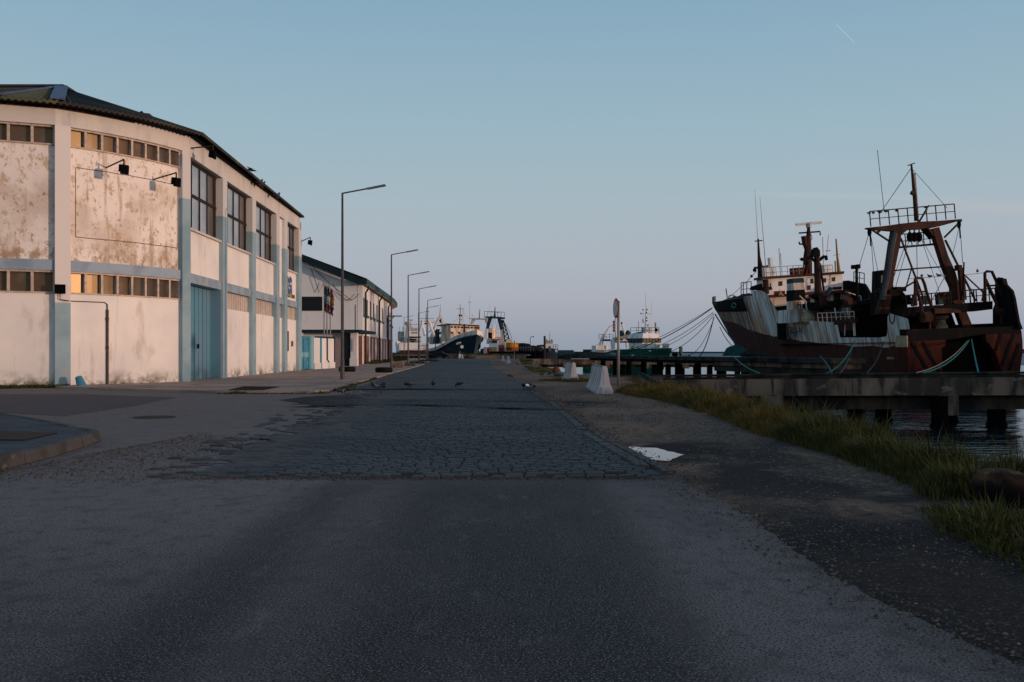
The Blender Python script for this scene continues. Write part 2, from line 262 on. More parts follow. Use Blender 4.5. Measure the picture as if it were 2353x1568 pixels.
class MB:
    def __init__(s): s.v = []; s.f = []
    def raw(s, vs, fs):
        k = len(s.v); s.v += [V(p) for p in vs]; s.f += [tuple(i+k for i in f) for f in fs]; return s
    def poly(s, pts): return s.raw(pts, [tuple(range(len(pts)))])
    def hexa(s, p):                              # p: 4 points below, 4 above
        return s.raw(p, [(3, 2, 1, 0), (4, 5, 6, 7), (0, 1, 5, 4), (1, 2, 6, 5), (2, 3, 7, 6), (3, 0, 4, 7)])
    def box(s, x0, x1, y0, y1, z0, z1):
        return s.hexa([V((x, y, z)) for z in (z0, z1) for x, y in ((x0, y0), (x1, y0), (x1, y1), (x0, y1))])
    def obox(s, c, dx, dy, dz, ang=0):           # centre of base, sizes, turn about z
        c = V(c); a = V((math.cos(ang), math.sin(ang), 0))*dx/2; b = V((-math.sin(ang), math.cos(ang), 0))*dy/2
        return s.hexa([c+i*a+j*b+V((0, 0, z)) for z in (0, dz) for i, j in ((-1, -1), (1, -1), (1, 1), (-1, 1))])
    def bar(s, a, b, w, h, up=UP):               # rectangular beam from a to b
        a, b = V(a), V(b); d = (b-a).normalized(); r = d.cross(up)
        if r.length < 1e-4: r = d.cross(V((0, 1, 0)))
        r.normalize(); q = r.cross(d).normalized()
        return s.hexa([p+i*r*w/2+j*q*h/2 for p in (a, b) for i, j in ((-1, -1), (1, -1), (1, 1), (-1, 1))])
    def tube(s, pts, r, n=6, caps=True):
        pts = [V(p) for p in pts]; m = len(pts); rs = r if isinstance(r, (list, tuple)) else [r]*m
        k = len(s.v); ref = None
        for i, p in enumerate(pts):
            d = (pts[min(i+1, m-1)]-pts[max(i-1, 0)]).normalized()
            if ref is None: ref = d.cross(V((.13, .21, .97)))
            if ref.length < 1e-3: ref = d.cross(V((1, 0, 0)))
            ref = (ref-d*ref.dot(d)).normalized(); b = d.cross(ref)
            for j in range(n):
                a = 2*math.pi*j/n; s.v.append(p+rs[i]*(math.cos(a)*ref+math.sin(a)*b))
        for i in range(m-1):
            for j in range(n):
                j2 = (j+1) % n; s.f.append((k+i*n+j, k+i*n+j2, k+i*n+n+j2, k+i*n+n+j))
        if caps:
            s.f.append(tuple(k+j for j in reversed(range(n)))); s.f.append(tuple(k+(m-1)*n+j for j in range(n)))
        return s
    def lathe(s, c, prof, n=16, ax=None):        # prof: (radius, height) along z or along ax
        c = V(c); q = ax.to_track_quat('Z', 'Y').to_matrix() if ax is not None else Matrix.Identity(3)
        k = len(s.v); m = len(prof)
        for r, z in prof:
            for j in range(n):
                a = 2*math.pi*j/n; s.v.append(c+q@V((r*math.cos(a), r*math.sin(a), z)))
        for i in range(m-1):
            for j in range(n):
                j2 = (j+1) % n; s.f.append((k+i*n+j, k+i*n+j2, k+i*n+n+j2, k+i*n+n+j))
        s.f.append(tuple(k+j for j in reversed(range(n)))); s.f.append(tuple(k+(m-1)*n+j for j in range(n)))
        return s
    def ball(s, c, r, n=10, sx=1, sy=1, sz=1):
        k = len(s.v); s.lathe((0, 0, 0), [(max(.02, math.sin(math.pi*i/6))*r, -math.cos(math.pi*i/6)*r) for i in range(7)], n)
        for i in range(k, len(s.v)): p = s.v[i]; s.v[i] = V(c)+V((p.x*sx, p.y*sy, p.z*sz))
        return s
    def prism(s, pts, ex):                       # outline extruded by a vector (real thickness)
        pts = [V(p) for p in pts]; n = len(pts); ex = V(ex)
        return s.raw(pts+[p+ex for p in pts], [tuple(reversed(range(n))), tuple(range(n, 2*n))]+[(i, (i+1) % n, n+(i+1) % n, n+i) for i in range(n)])
    def grid(s, rows):
        n = len(rows[0]); return s.raw([p for r in rows for p in r], [(i*n+j, i*n+j+1, (i+1)*n+j+1, (i+1)*n+j) for i in range(len(rows)-1) for j in range(n-1)])
    def rail(s, pts, h, r=.03, step=1, mid=True, up=UP, n=5):   # posts, top rail and middle rail
        pts = [V(p) for p in pts]
        for p in pts[::step]: s.tube([p, p+up*h], r, n)
        if pts[-1] not in pts[::step]: s.tube([pts[-1], pts[-1]+up*h], r, n)
        s.tube([p+up*h for p in pts], r, n)
        if mid: s.tube([p+up*h*.5 for p in pts], r*.7, n)
        return s
    def text(s, body, o, ex, ey, size, lift=.01):   # letters standing on a plane given by two axes
        cu = bpy.data.curves.new('letters', 'FONT'); cu.body = body; cu.size = size; cu.extrude = lift
        ob = bpy.data.objects.new('letters', cu); me = bpy.data.meshes.new_from_object(ob)
        ex, ey = V(ex).normalized(), V(ey).normalized(); ez = ex.cross(ey).normalized(); o = V(o)
        s.raw([o+ex*v.co.x+ey*v.co.y+ez*v.co.z for v in me.vertices], [tuple(p.vertices) for p in me.polygons])
        bpy.data.objects.remove(ob); return s
    def build(s, name, m, parent=None, smooth=False, org=None, bevel=0):
        if parent is not None: o0 = ORG[parent.name]
        elif org is not None: o0 = V(org)
        else:
            xs, ys, zs = zip(*[(p.x, p.y, p.z) for p in s.v]); o0 = V(((min(xs)+max(xs))/2, (min(ys)+max(ys))/2, min(zs)))
        me = bpy.data.meshes.new(name); me.from_pydata([tuple(p-o0) for p in s.v], [], s.f); me.update()
        if smooth: me.polygons.foreach_set('use_smooth', [True]*len(me.polygons))
        me.materials.append(M[m] if isinstance(m, str) else m)
        o = bpy.data.objects.new(name, me); C.objects.link(o); ORG[o.name] = o0
        if parent is not None: o.parent = parent
        else: o.location = o0
        if bevel:
            b = o.modifiers.new('edges', 'BEVEL'); b.width = bevel; b.segments = 2; b.limit_method = 'ANGLE'
        return o

def tag(o, label=None, cat=None, group=None, kind=None):
    for k, x in (('label', label), ('category', cat), ('group', group), ('kind', kind)):
        if x: o[k] = x
    return o

def thing(name, label, cat, loc, group=None):
    o = bpy.data.objects.new(name, None); C.objects.link(o); o.location = V(loc); o.empty_display_size = .2
    ORG[o.name] = V(loc); return tag(o, label, cat, group)

def struct(name, mb, m, smooth=False):
    return tag(mb.build(name, m, smooth=smooth, org=(0, 0, 0)), kind='structure')

def copy_tree(o, loc=None, rz=None, scale=None, label=None, parent=None):
    c = o.copy(); C.objects.link(c); c.parent = parent
    ORG[c.name] = ORG[o.name]
    if loc is not None: c.location = V(loc)
    if rz is not None: c.rotation_euler = (0, 0, rz)
    if scale: c.scale = (scale,)*3
    if label: c['label'] = label
    for ch in list(o.children): copy_tree(ch, parent=c)
    return c

def sag(a, b, d, n=14):
    a, b = V(a), V(b); return [a.lerp(b, i/n)-V((0, 0, d*4*(i/n)*(1-i/n))) for i in range(n+1)]

class Frame:                                     # a hull's own axes: s forward, t to starboard, h up, with a list
    def __init__(s, c, hd, roll=0):
        s.C = V(c); s.d = V((math.sin(hd), math.cos(hd), 0)); r = V((s.d.y, -s.d.x, 0))
        s.r = r*math.cos(roll)+UP*math.sin(roll); s.u = UP*math.cos(roll)-r*math.sin(roll)
    def w(f, s, t, h): return f.C+f.d*s+f.r*t+f.u*h
    def _solve(f, u, v, A, B, D):
        k = (u-CX)/FP; m = (v-HY)/FP
        a, b, e = B.x-k*B.y, D.x-k*D.y, -(A.x-k*A.y)
        c, d, g = -B.z-m*B.y, -D.z-m*D.y, -(EYE-A.z-m*A.y)
        q = a*d-b*c; return (e*d-b*g)/q, (a*g-e*c)/q
    def on_t(f, u, v, t): s, h = f._solve(u, v, f.C+f.r*t, f.d, f.u); return f.w(s, t, h)
    def on_s(f, u, v, s): t, h = f._solve(u, v, f.C+f.d*s, f.r, f.u); return f.w(s, t, h)
    def box(f, mb, s0, s1, t0, t1, h0, h1):
        return mb.hexa([f.w(s, t, h) for h in (h0, h1) for s, t in ((s0, t0), (s0, t1), (s1, t1), (s1, t0))])

def interp(tab, x):
    if x <= tab[0][0]: return tab[0][1]
    for (a, p), (b, q) in zip(tab, tab[1:]):
        if x <= b: return p+(q-p)*(x-a)/(b-a) if b > a else q
    return tab[-1][1]

def hull_part(f, ss, bd, L, rake, flare, href, lo, hi, sides=(-1, 1), rows=5):
    mb = MB()
    for sd in sides:
        g = []
        for s in ss:
            a, b = lo(s), hi(s); col = []
            for i in range(rows+1):
                h = a+(b-a)*i/rows; q = min(1, max(0, h/href))
                w = bd(s)*(1-flare*(1-q**1.2)*(.25+.75*(s/L)**2)); col.append(f.w(s-rake*(1-q)*(max(0, s/L))**3, sd*w, h))
            g.append(col)
        mb.grid(g)
    return mb
# ------------------------------------------------------------------ world, sun, camera
sc = bpy.context.scene
SUN = V((.926, -.378, 0))*math.cos(R(3.6))+UP*math.sin(R(3.6))
w = bpy.data.worlds.new('World'); sc.world = w; w.use_nodes = True
nt = w.node_tree; N = nt.nodes; Lk = nt.links; bg = N['Background']
tc = N.new('ShaderNodeTexCoord'); sx = N.new('ShaderNodeSeparateXYZ'); Lk.new(tc.outputs['Generated'], sx.inputs[0])
ramp = N.new('ShaderNodeValToRGB'); Lk.new(sx.outputs[2], ramp.inputs[0])
SKY = [(0, '#8f9aa9'), (.022, '#9aa1af'), (.055, '#a7abb7'), (.10, '#a8b1bc'), (.15, '#a3b5bf'), (.22, '#98b3c1'), (.30, '#8babbf'), (.36, '#81a5bb'), (.6, '#5b83a0'), (1, '#4a6c8a')]
e = ramp.color_ramp.elements; e[0].position = SKY[0][0]; e[0].color = lin(SKY[0][1]); e[1].position = 1; e[1].color = lin(SKY[-1][1])
for p, c in SKY[1:-1]: e.new(p).color = lin(c)
def wmath(op, a, b=None):
    m = N.new('ShaderNodeMath'); m.operation = op
    for i, x in enumerate((a, b)):
        if x is None: continue
        if isinstance(x, (int, float)): m.inputs[i].default_value = x
        else: Lk.new(x, m.inputs[i])
    return m.outputs[0]
def wadd(a, b, fac, mode='ADD'):
    m = N.new('ShaderNodeMix'); m.data_type = 'RGBA'; m.blend_type = mode
    for sock, x in ((m.inputs[0], fac), (m.inputs[6], a), (m.inputs[7], b)):
        if isinstance(x, (int, float)): sock.default_value = x
        elif isinstance(x, tuple): sock.default_value = x
        else: Lk.new(x, sock)
    return m.outputs[2]
# afterglow low in the sky round the sun
dt = N.new('ShaderNodeVectorMath'); dt.operation = 'DOT_PRODUCT'; Lk.new(tc.outputs['Generated'], dt.inputs[0]); dt.inputs[1].default_value = SUN
glow = wmath('POWER', wmath('MAXIMUM', dt.outputs['Value'], 0.0), 4.0)
col = wadd(ramp.outputs[0], (1.0, .50, .30, 1), wmath('MULTIPLY', glow, .85))
# thin high cloud: one long pale streak low in the sky and the trail of an aeroplane
def streak(p, q, width, fade, strength, colour, col):
    a = V(((p[0]-CX)/FP, 1, (HY-p[1])/FP)).normalized(); b = V(((q[0]-CX)/FP, 1, (HY-q[1])/FP)).normalized()
    nrm = a.cross(b).normalized(); mid = (a+b).normalized(); along = nrm.cross(mid).normalized(); half = max(abs(along.dot(a)), .001)
    d1 = N.new('ShaderNodeVectorMath'); d1.operation = 'DOT_PRODUCT'; Lk.new(tc.outputs['Generated'], d1.inputs[0]); d1.inputs[1].default_value = nrm
    d2 = N.new('ShaderNodeVectorMath'); d2.operation = 'DOT_PRODUCT'; Lk.new(tc.outputs['Generated'], d2.inputs[0]); d2.inputs[1].default_value = along
    g = N.new('ShaderNodeMapRange'); g.interpolation_type = 'SMOOTHSTEP'; Lk.new(wmath('ABSOLUTE', d1.outputs['Value']), g.inputs[0])
    g.inputs[1].default_value = width; g.inputs[2].default_value = 0
    k = N.new('ShaderNodeMapRange'); k.interpolation_type = 'SMOOTHSTEP'; Lk.new(wmath('ABSOLUTE', d2.outputs['Value']), k.inputs[0])
    k.inputs[1].default_value = half; k.inputs[2].default_value = half*fade
    return wadd(col, colour, wmath('MULTIPLY', wmath('MULTIPLY', g.outputs[0], k.outputs[0]), strength), 'MIX')
col = streak((2040, 466), (2640, 492), .0105, .35, .30, lin('#bdb7bd'), col)
col = streak((1640, 444), (2240, 458), .0036, .30, .22, lin('#bcc0c8'), col)
col = streak((1915, 50), (1969, 104), .0007, .6, .55, lin('#b9cdd8'), col)
sky = N.new('ShaderNodeTexSky'); sky.sky_type = 'NISHITA'; sky.sun_disc = False; sky.sun_elevation = R(3.6); sky.sun_rotation = math.atan2(SUN.x, SUN.y)
col = wadd(col, sky.outputs[0], .008)
Lk.new(col, bg.inputs[0]); bg.inputs[1].default_value = 1.0
ld = bpy.data.lights.new('sun', 'SUN'); ld.energy = 2.1; ld.color = (1, .655, .47); ld.angle = R(1.4)
lo = bpy.data.objects.new('sun', ld); C.objects.link(lo); lo.rotation_euler = SUN.to_track_quat('Z', 'Y').to_euler(); lo.location = (60, -80, 40)
cam = bpy.data.cameras.new('camera'); co = bpy.data.objects.new('camera', cam); C.objects.link(co); sc.camera = co
co.location = (0, 0, EYE); co.rotation_euler = (R(90), 0, 0); cam.sensor_width = 36; cam.lens = 36*FP/2353; cam.shift_y = (HY-784)/2353; cam.clip_end = 12000; cam.clip_start = .1
sc.view_settings.view_transform = 'Standard'; sc.view_settings.look = 'None'; sc.view_settings.exposure = 0
# ------------------------------------------------------------------ ground, quay, water
def nz(x, y, k=1.0, seed=0.0): return noise.noise(V((x*k, y*k, seed)))
XL = [(10.2, -4.3), (11, -4.7), (12.5, -4.8), (14.8, -4.9), (23.6, -5.0), (28, -5.3), (42, -5.9), (82, -8.5), (156, -12), (190, -16)]
XR = [(2, 2.5), (4.5, 2.0), (5.8, 1.84), (8, 1.84), (9.9, 1.66), (10.5, 1.74), (15.2, 1.4), (24.6, 1.24), (42, .3), (82, -1.6), (156, -3.4), (190, -6)]
QE = [(-14, 4.9), (30, 4.9), (48, 5.3), (53, 5.0), (60, 3.0), (80, 2.6), (190, 2.8)]
edge = [(interp(QE, y), y) for y in (-14, 10, 30, 40, 48, 53, 56, 60, 70, 80, 120, 160, 190)]
land = [(900, -14)]+edge+[(-40, 205), (-260, 215), (-900, 215), (-900, -900), (900, -900)]
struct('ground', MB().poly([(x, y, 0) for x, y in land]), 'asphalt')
b = MB()
for (x0, y0), (x1, y1) in zip(land[:16], land[1:16]): b.poly([(x0, y0, 0), (x0, y0, -6), (x1, y1, -6), (x1, y1, 0)])
tag(b.build('quay_wall', 'concrete_dark', org=(0, 0, 0)), 'dark concrete quay wall dropping from the road verge into the water', 'quay wall')
b = MB()
for i in range(30):
    y = -14+i*1.55
    if y < 30: b.obox((4.72, y+.77, -.06), .36, 1.52, .15+.03*nz(0, y, 1.3), 0)
tag(b.build('quay_edge', 'kerb', org=(0, 0, 0)), 'concrete edge beam half buried under grass along the quay', 'quay edge')
struct('sea', MB().poly([(-4000, 300, -2.66), (4000, 300, -2.66), (4000, 9000, -2.66), (-4000, 9000, -2.66)]), 'open_water')
struct('water', MB().poly([(-4000, -900, -2.7), (4000, -900, -2.7), (4000, 9000, -2.7), (-4000, 9000, -2.7)]), 'water')
b = MB(); a, q = V((.926, -.378, 0)), V((.378, .926, 0)); c = a*150-UP*4  # unseen bank added to cast shade on the pier, barriers and stern
b.prism([c-a*16-q*260, c-a*3+UP*14.5-q*260, c+a*6+UP*14.5-q*260, c+a*24-q*260], q*620)
struct('shade_bank', b, 'earth')
# far shore
b = MB(); xs = [-300+i*26 for i in range(150)]
top = [V((x, 3000+200*nz(x, 0, .002), 1.5+3.0*abs(nz(x, 5, .004))+4*max(0, nz(x, 9, .012))**1.2+1.2*nz(x, 3, .05)+(9 if x > 1420 else 0)*min(1, (x-1420)/150))) for x in xs]
b.grid([[V((p.x, p.y-40, -3)) for p in top], top, [V((p.x, p.y+220, 2)) for p in top]])
struct('hills', b, 'hill')
# road of stone setts: each stone is modelled where its joints can be seen
def und(x, y): return .012*nz(x, y, .45, 2)+.010*nz(x, y, .9, 7)
b = MB(); y = 10.22; row = 0
while y < 34:
    p = .178+.0010*max(0, y-14); x0 = interp(XL, y)+.25*nz(0, y, 1.1, 4); x1 = interp(XR, y)-.28+.05*nz(0, y, 1.5, 6)
    x = x0+(row % 2)*p*.6; yo = .05*math.sin(row*.31)
    while x < x1:
        wd = p*random.uniform(.75, 1.25); dep = p*random.uniform(.74, .83); yy = y+.05*nz(x, y*.3, .35, 9)+.03*math.sin(x*1.3)
        z = .026+und(x, y)+random.uniform(-.006, .006); i = .016; e = wd*.95
        sunk = .012*max(0, min(1, (-1.2-x)/2.5))
        if (x-x0 < 2.3 and random.random() > ((x-x0)/2.3)**1.3+.10*max(0, nz(x, y, 1.2, 50)+.4)) or (row < 2 and random.random() < .12): x += wd; continue
        t = random.uniform(-.004, .004)
        vs = [(x, yy, -.01), (x+e, yy, -.01), (x+e, yy+dep, -.01), (x, yy+dep, -.01),
              (x+i*.4, yy+i*.4, z-.012), (x+e-i*.4, yy+i*.4, z-.012), (x+e-i*.4, yy+dep-i*.4, z-.012), (x+i*.4, yy+dep-i*.4, z-.012),
              (x+i*1.5, yy+i*1.5, z-sunk*.5), (x+e-i*1.5, yy+i*1.5, z+t-sunk*.5), (x+e-i*1.5, yy+dep-i*1.5, z+t-sunk*.5), (x+i*1.5, yy+dep-i*1.5, z-sunk*.5)]
        b.raw(vs, [(8, 9, 10, 11)]+[(k+o, (k+1) % 4+o, (k+1) % 4+o+4, k+o+4) for o in (0, 4) for k in range(4)])
        x += wd
    y += p; row += 1
struct('cobbled_road', b, 'cobble')
def strip_mesh(ys, xa, xb, zf, n=24):
    return MB().grid([[V((xa(y)+(xb(y)-xa(y))*j/n, y, zf(xa(y)+(xb(y)-xa(y))*j/n, y))) for j in range(n+1)] for y in ys])
struct('road_joint_fill', strip_mesh([10.2+i*.3 for i in range(81)], lambda y: interp(XL, y)+.25*nz(0, y, 1.1, 4)+1.3+.5*nz(2, y, 1.5, 4), lambda y: interp(XR, y)-.3,
       lambda x, y: .003+und(x, y)*min(1, max(.15, (y-10.2)/2))+.013*max(0, min(1, (-1.0-x)/2.2))*min(1, max(0, (y-10.2)/1.5))), 'joint')
struct('road', strip_mesh([34+i*2 for i in range(79)], lambda y: interp(XL, y)+.25*nz(0, y, .6, 4), lambda y: interp(XR, y)+.15*nz(0, y, .5, 6), lambda x, y: .032+und(x*.6, y*.25)*1.6, 30), 'cobble_far')
# double row of edging stones down the water side of the setts
b = MB(); y = 10.5
while y < 32:
    ln = random.uniform(.35, .6)
    for off, wd in ((-.30, .15), (-.13, .13)):
        x = interp(XR, y+ln/2)+off; x2 = interp(XR, y+ln)+off; z = .045+.012*nz(x, y, 2)
        if random.random() < .93: b.hexa([(x, y, -.02), (x+wd, y, -.02), (x2+wd, y+ln-.02, -.02), (x2, y+ln-.02, -.02), (x+.01, y+.01, z), (x+wd-.01, y+.01, z), (x2+wd-.01, y+ln-.03, z), (x2+.01, y+ln-.03, z)])
    y += ln
struct('road_edging', b, 'cobble')
# verge between road and water
def vz(x, y):
    z = .014+.022*nz(x, y, .9, 1)+.03*nz(x, y, .35, 3)+.008*nz(x, y, 4, 5)
    k = min(1, max(0, (x-interp(XR, y)))/.6); z = z*k+.010*k
    d = math.hypot((x-1.72)/.62, (y-12.65)/.75)
    if d < 1.5: z = min(z, .004+.03*max(0, d-.75))
    d = math.hypot((x-.45)/.3, (y-39.3)/1.4)
    if d < 1.5: z = min(z, .004+.02*max(0, d-.9))
    return z if k > .02 else -.004
ys = [2+i*.07 for i in range(120)]+[10.4+i*.16 for i in range(58)]+[19.6+i*.5 for i in range(70)]+[55+i*3 for i in range(46)]
struct('verge', strip_mesh(ys, lambda y: interp(XR, y)-.12+.09*nz(0, y, 2.2, 8)+.06*nz(0, y, 7, 9)+(.10 if 10 < y < 32 else 0), lambda y: interp(QE, y)-.02, vz, 44), 'dirt', smooth=True)
def puddle(pts, z):
    pts = [gnd(u, v) for u, v in pts]; out = []
    for i, p in enumerate(pts):
        q = pts[(i+1) % len(pts)]
        for k in range(6):
            r = p.lerp(q, k/6); out.append((r.x+.05*nz(r.x, r.y, 6, 2), r.y+.09*nz(r.x, r.y, 5, 3), z))
    return MB().poly(out)
struct('puddle', puddle([(1436, 1028), (1502, 1031), (1572, 1047), (1535, 1062), (1500, 1060), (1470, 1046)], .012), 'puddle')
struct('puddle', puddle([(1194, 884), (1214, 883.5), (1219, 889), (1205, 891)], .012), 'puddle')
# tar patches and darker asphalt
def sheet(pts, z, jit=.06): 
    out = []
    for i, p in enumerate(pts):
        q = pts[(i+1) % len(pts)]; n = max(2, int((V(p)-V(q)).length/.5))
        for k in range(n):
            r = V(p).lerp(V(q), k/n); out.append((r.x+jit*nz(r.x, r.y, 2.3, 1), r.y+jit*2*nz(r.x, r.y, 1.9, 4), z))
    return MB().poly(out)
struct('road_patch', sheet([gnd(*p) for p in ((-60, 906), (198, 906.7), (406, 914), (308, 934), (143, 957), (-60, 945))], .004, .03), 'asphalt_dark')
struct('road_patch', sheet([gnd(*p) for p in ((640, 920), (700, 912), (800, 908), (850, 915), (900, 932), (1010, 938), (990, 930), (1090, 933), (860, 941), (720, 934))], .004, .08), 'asphalt_patch')
def band(pts, wd, z):
    return MB().grid([[V((p[0]+.1*nz(p[0], 0, 2), p[1]-wd(i)+.12*nz(p[0], 3, 1.1), z(p[0], p[1]))), V((p[0], p[1], z(p[0], p[1])+.004)), V((p[0], p[1]+wd(i)+.12*nz(p[0], 7, 1.3), z(p[0], p[1])))] for i, p in enumerate(pts)])
pts = [(-5.2+i*.14, 23.4+.9*math.sin(i*.09)-.022*i+.1*nz(i, 0, .3)) for i in range(47)]
struct('road_patch', band(pts, lambda i: .10+.30*max(0, nz(i, 2, .09)+.25)-.0, lambda x, y: .052+und(x, y)), 'asphalt_patch')
pts = [(-3.9+i*.16, 26.0-.02*i+.15*nz(i, 5, .2)) for i in range(42)]
struct('road_patch', band(pts, lambda i: .07+.16*max(0, nz(i, 8, .1)+.2), lambda x, y: .054+und(x, y)), 'asphalt_patch')
# pavement along the warehouses
b = MB(); walk = [(-17.2, 36.6), (-15.8, 35.2), (-12.5, 32.9), (-9.2, 31.0), (-6.3, 30.9), (-5.95, 32.3), (-6.2, 36.7), (-7.0, 58), (-8.1, 85), (-9.6, 114), (-13.2, 160), (-17, 190), (-45, 190), (-45, 75), (-17.2, 70)]
out = []
for (x0, y0), (x1, y1) in zip(walk, walk[1:]+walk[:1]):
    n = max(1, int(math.hypot(x1-x0, y1-y0)/.6)) if y0 < 100 and x0 > -20 and x1 > -18 else 1
    for k in range(n):
        x, y = x0+(x1-x0)*k/n, y0+(y1-y0)*k/n; out.append((x+(.10*nz(x, y, .9, 3) if n > 1 else 0), y+(.12*nz(x, y, 1.1, 6) if n > 1 else 0), -.02))
b.prism(out, (0, 0, .10)); struct('pavement', b, 'pavement')
# paved island with its kerb stones
isl = [(-5.45, 8.5), (-5.57, 10.8), (-5.74, 12.8), (-5.88, 14.1), (-6.08, 14.78), (-6.55, 15.15), (-7.35, 16.2), (-9.9, 19.2), (-16, 25), (-25, 25), (-25, 8.5)]
struct('pavement', MB().prism([(x-.10, y, -.02) for x, y in isl], (0, 0, .165)), 'pavers')
b = MB(); line = [V((x, y, 0)) for x, y in isl[:9]]; L = [0]
for p, q in zip(line, line[1:]): L.append(L[-1]+(q-p).length)
def on_line(d):
    for i in range(len(line)-1):
        if d <= L[i+1]: return line[i].lerp(line[i+1], (d-L[i])/(L[i+1]-L[i]))
    return line[-1]
d = 0
while d < L[-1]-.8:
    ln = random.choice((.85, 1.0, 1.1)) if d > 5.2 and d < 7.6 else 1.0
    ln = ln if d < 6 else .6
    p, q = on_line(d+.012), on_line(min(d+ln-.012, L[-1])); n = V(((q-p).y, -(q-p).x, 0)).normalized(); z = .165+random.uniform(-.012, .012); tw = random.uniform(-.02, .02)
    n = n*(1 if n.x > 0 or n.y > 0 else -1)
    b.hexa([p-n*.14, q-n*.14+n*tw, q+n*(.02+tw), p+n*.02, p-n*.13+UP*z, q-n*.13+n*tw+UP*z, q+n*tw+UP*(z-.01), p+UP*(z-.01)]); d += ln
o = struct('kerb', b, 'kerb')
m = o.modifiers.new('edges', 'BEVEL'); m.width = .018; m.segments = 2
tag(MB().prism([(-8.1, 14.7, .148), (-6.42, 14.05, .148), (-6.35, 12.95, .148), (-7.9, 13.1, .148)], (0, 0, .012)).build('inspection_cover', 'dark_brown'), 'dark iron cover plate let into the paving blocks of the kerbed island', 'manhole cover')
b = MB().lathe((-7.1, 19.75, 0), [(.41, .002), (.41, .010), (.37, .012), (.36, .007), (.02, .009)], 24)
tag(b.build('manhole_cover', 'dark_brown'), 'round rusty manhole cover in the asphalt of the side street', 'manhole cover')
b = MB(); g = [V((-9.35, 34.9, .085)), V((-8.05, 34.5, .085)), V((-7.9, 31.6, .085)), V((-9.0, 31.5, .085))]
b.prism(g, (0, 0, .006))
for i in range(1, 12): b.bar(g[0].lerp(g[3], i/12)+UP*.012, g[1].lerp(g[2], i/12)+UP*.012, .06, .012)
tag(b.build('drain_grate', 'dark_brown'), 'dark slatted drain grate set in the pavement before the blue door', 'drain')
# loose stones
def pebbles(n, pick, r0, r1):
    b = MB()
    for _ in range(n):
        p = pick()
        if p is None: continue
        x, y, z = p; r = random.uniform(r0, r1)*random.uniform(.5, 1)*(1+max(0, y-9)*.03); a = random.uniform(0, 6.28); ca, sa = math.cos(a)*r, math.sin(a)*r; k = random.uniform(.6, 1); h = r*random.uniform(.5, .9)
        b.raw([(x+ca, y+sa, z), (x-sa*k, y+ca*k, z), (x-ca, y-sa, z), (x+sa*k, y-ca*k, z), (x+ca*.4, y+sa*.4, z+h), (x-ca*.5, y-sa*.5, z+h*.8)], [(0, 1, 4), (1, 2, 5), (1, 5, 4), (2, 3, 5), (3, 0, 4), (3, 4, 5)])
    return b
def on_verge(bias):
    def f():
        y = 3+29*random.random()**1.4; xa = interp(XR, y); x = xa+(4.6-xa)*random.random()**bias
        return (x, y, vz(x, y)-.003) if nz(x, y, .7, 40) > -.12 and math.hypot((x-1.72)/.62, (y-12.65)/.75) > 1.05 else None
    return f
def by_edge():
    y = random.uniform(3, 34); x = interp(XR, y)+random.gauss(0, .16); return x, y, .006 if y < 10.2 or x > interp(XR, y) else .05
def by_kerb():
    p = V((-5.6, 10.2, 0)).lerp(V((-4.9, 15.5, 0)), random.random()); q = random.random()**1.5; return p.x+q*1.9-.05, p.y+random.gauss(0, .25)-q*.6, .004
tag(pebbles(12000, on_verge(1.0), .007, .022).build('gravel', 'gravel', org=(0, 0, 0)), 'loose brown gravel scattered over the verge by the quay', 'gravel', kind='stuff')
tag(pebbles(3600, on_verge(.8), .006, .017).build('gravel', 'gravel_pale', org=(0, 0, 0)), 'pale pebbles lying among the darker gravel of the verge', 'gravel', kind='stuff')
def by_front():
    x = random.uniform(-3.6, 1.7); return x, 10.22+random.gauss(0, .09), .003
tag(pebbles(2400, by_front, .006, .018).build('gravel', 'gravel', org=(0, 0, 0)), 'crumbs where the smooth asphalt meets the first row of setts', 'gravel', kind='stuff')
tag(pebbles(5200, by_edge, .006, .020).build('gravel', 'gravel', org=(0, 0, 0)), 'crumbled stones along the ragged edge of the road', 'gravel', kind='stuff')
tag(pebbles(4200, by_kerb, .006, .018).build('gravel', 'gravel', org=(0, 0, 0)), 'grit and crumbs gathered along the kerb of the paved island', 'gravel', kind='stuff')
# grass
def blade_mesh(n, pick, h0, h1, wd=.011, lean=.5):
    vs, fs = [], []
    for _ in range(n):
        p = pick()
        if p is None: continue
        x, y, z, hs = p; h = random.uniform(h0, h1)*hs; a = random.uniform(0, 6.283); l = random.uniform(.1, lean)*h; wv = wd*random.uniform(.6, 1.3)
        dx, dy = math.cos(a), math.sin(a); k = len(vs); px, py = -dy*wv/2, dx*wv/2
        vs += [(x-px, y-py, z), (x+px, y+py, z), (x+px*.8+dx*l*.35, y+py*.8+dy*l*.35, z+h*.6), (x-px*.8+dx*l*.35, y-py*.8+dy*l*.35, z+h*.6), (x+dx*l, y+dy*l, z+h*random.uniform(.8, 1))]
        fs += [(k, k+1, k+2, k+3), (k+3, k+2, k+4)]
    return MB().raw(vs, fs)
GL = [(2.5, 3.0), (6.2, 3.07), (7.1, 3.05), (8.0, 3.35), (8.7, 3.65), (9.5, 3.83), (11.8, 4.02), (14, 3.95), (16.9, 3.86), (20, 4.0), (24, 4.05), (27, 3.75), (31, 3.25), (32.5, 3.5), (33, 4.8)]
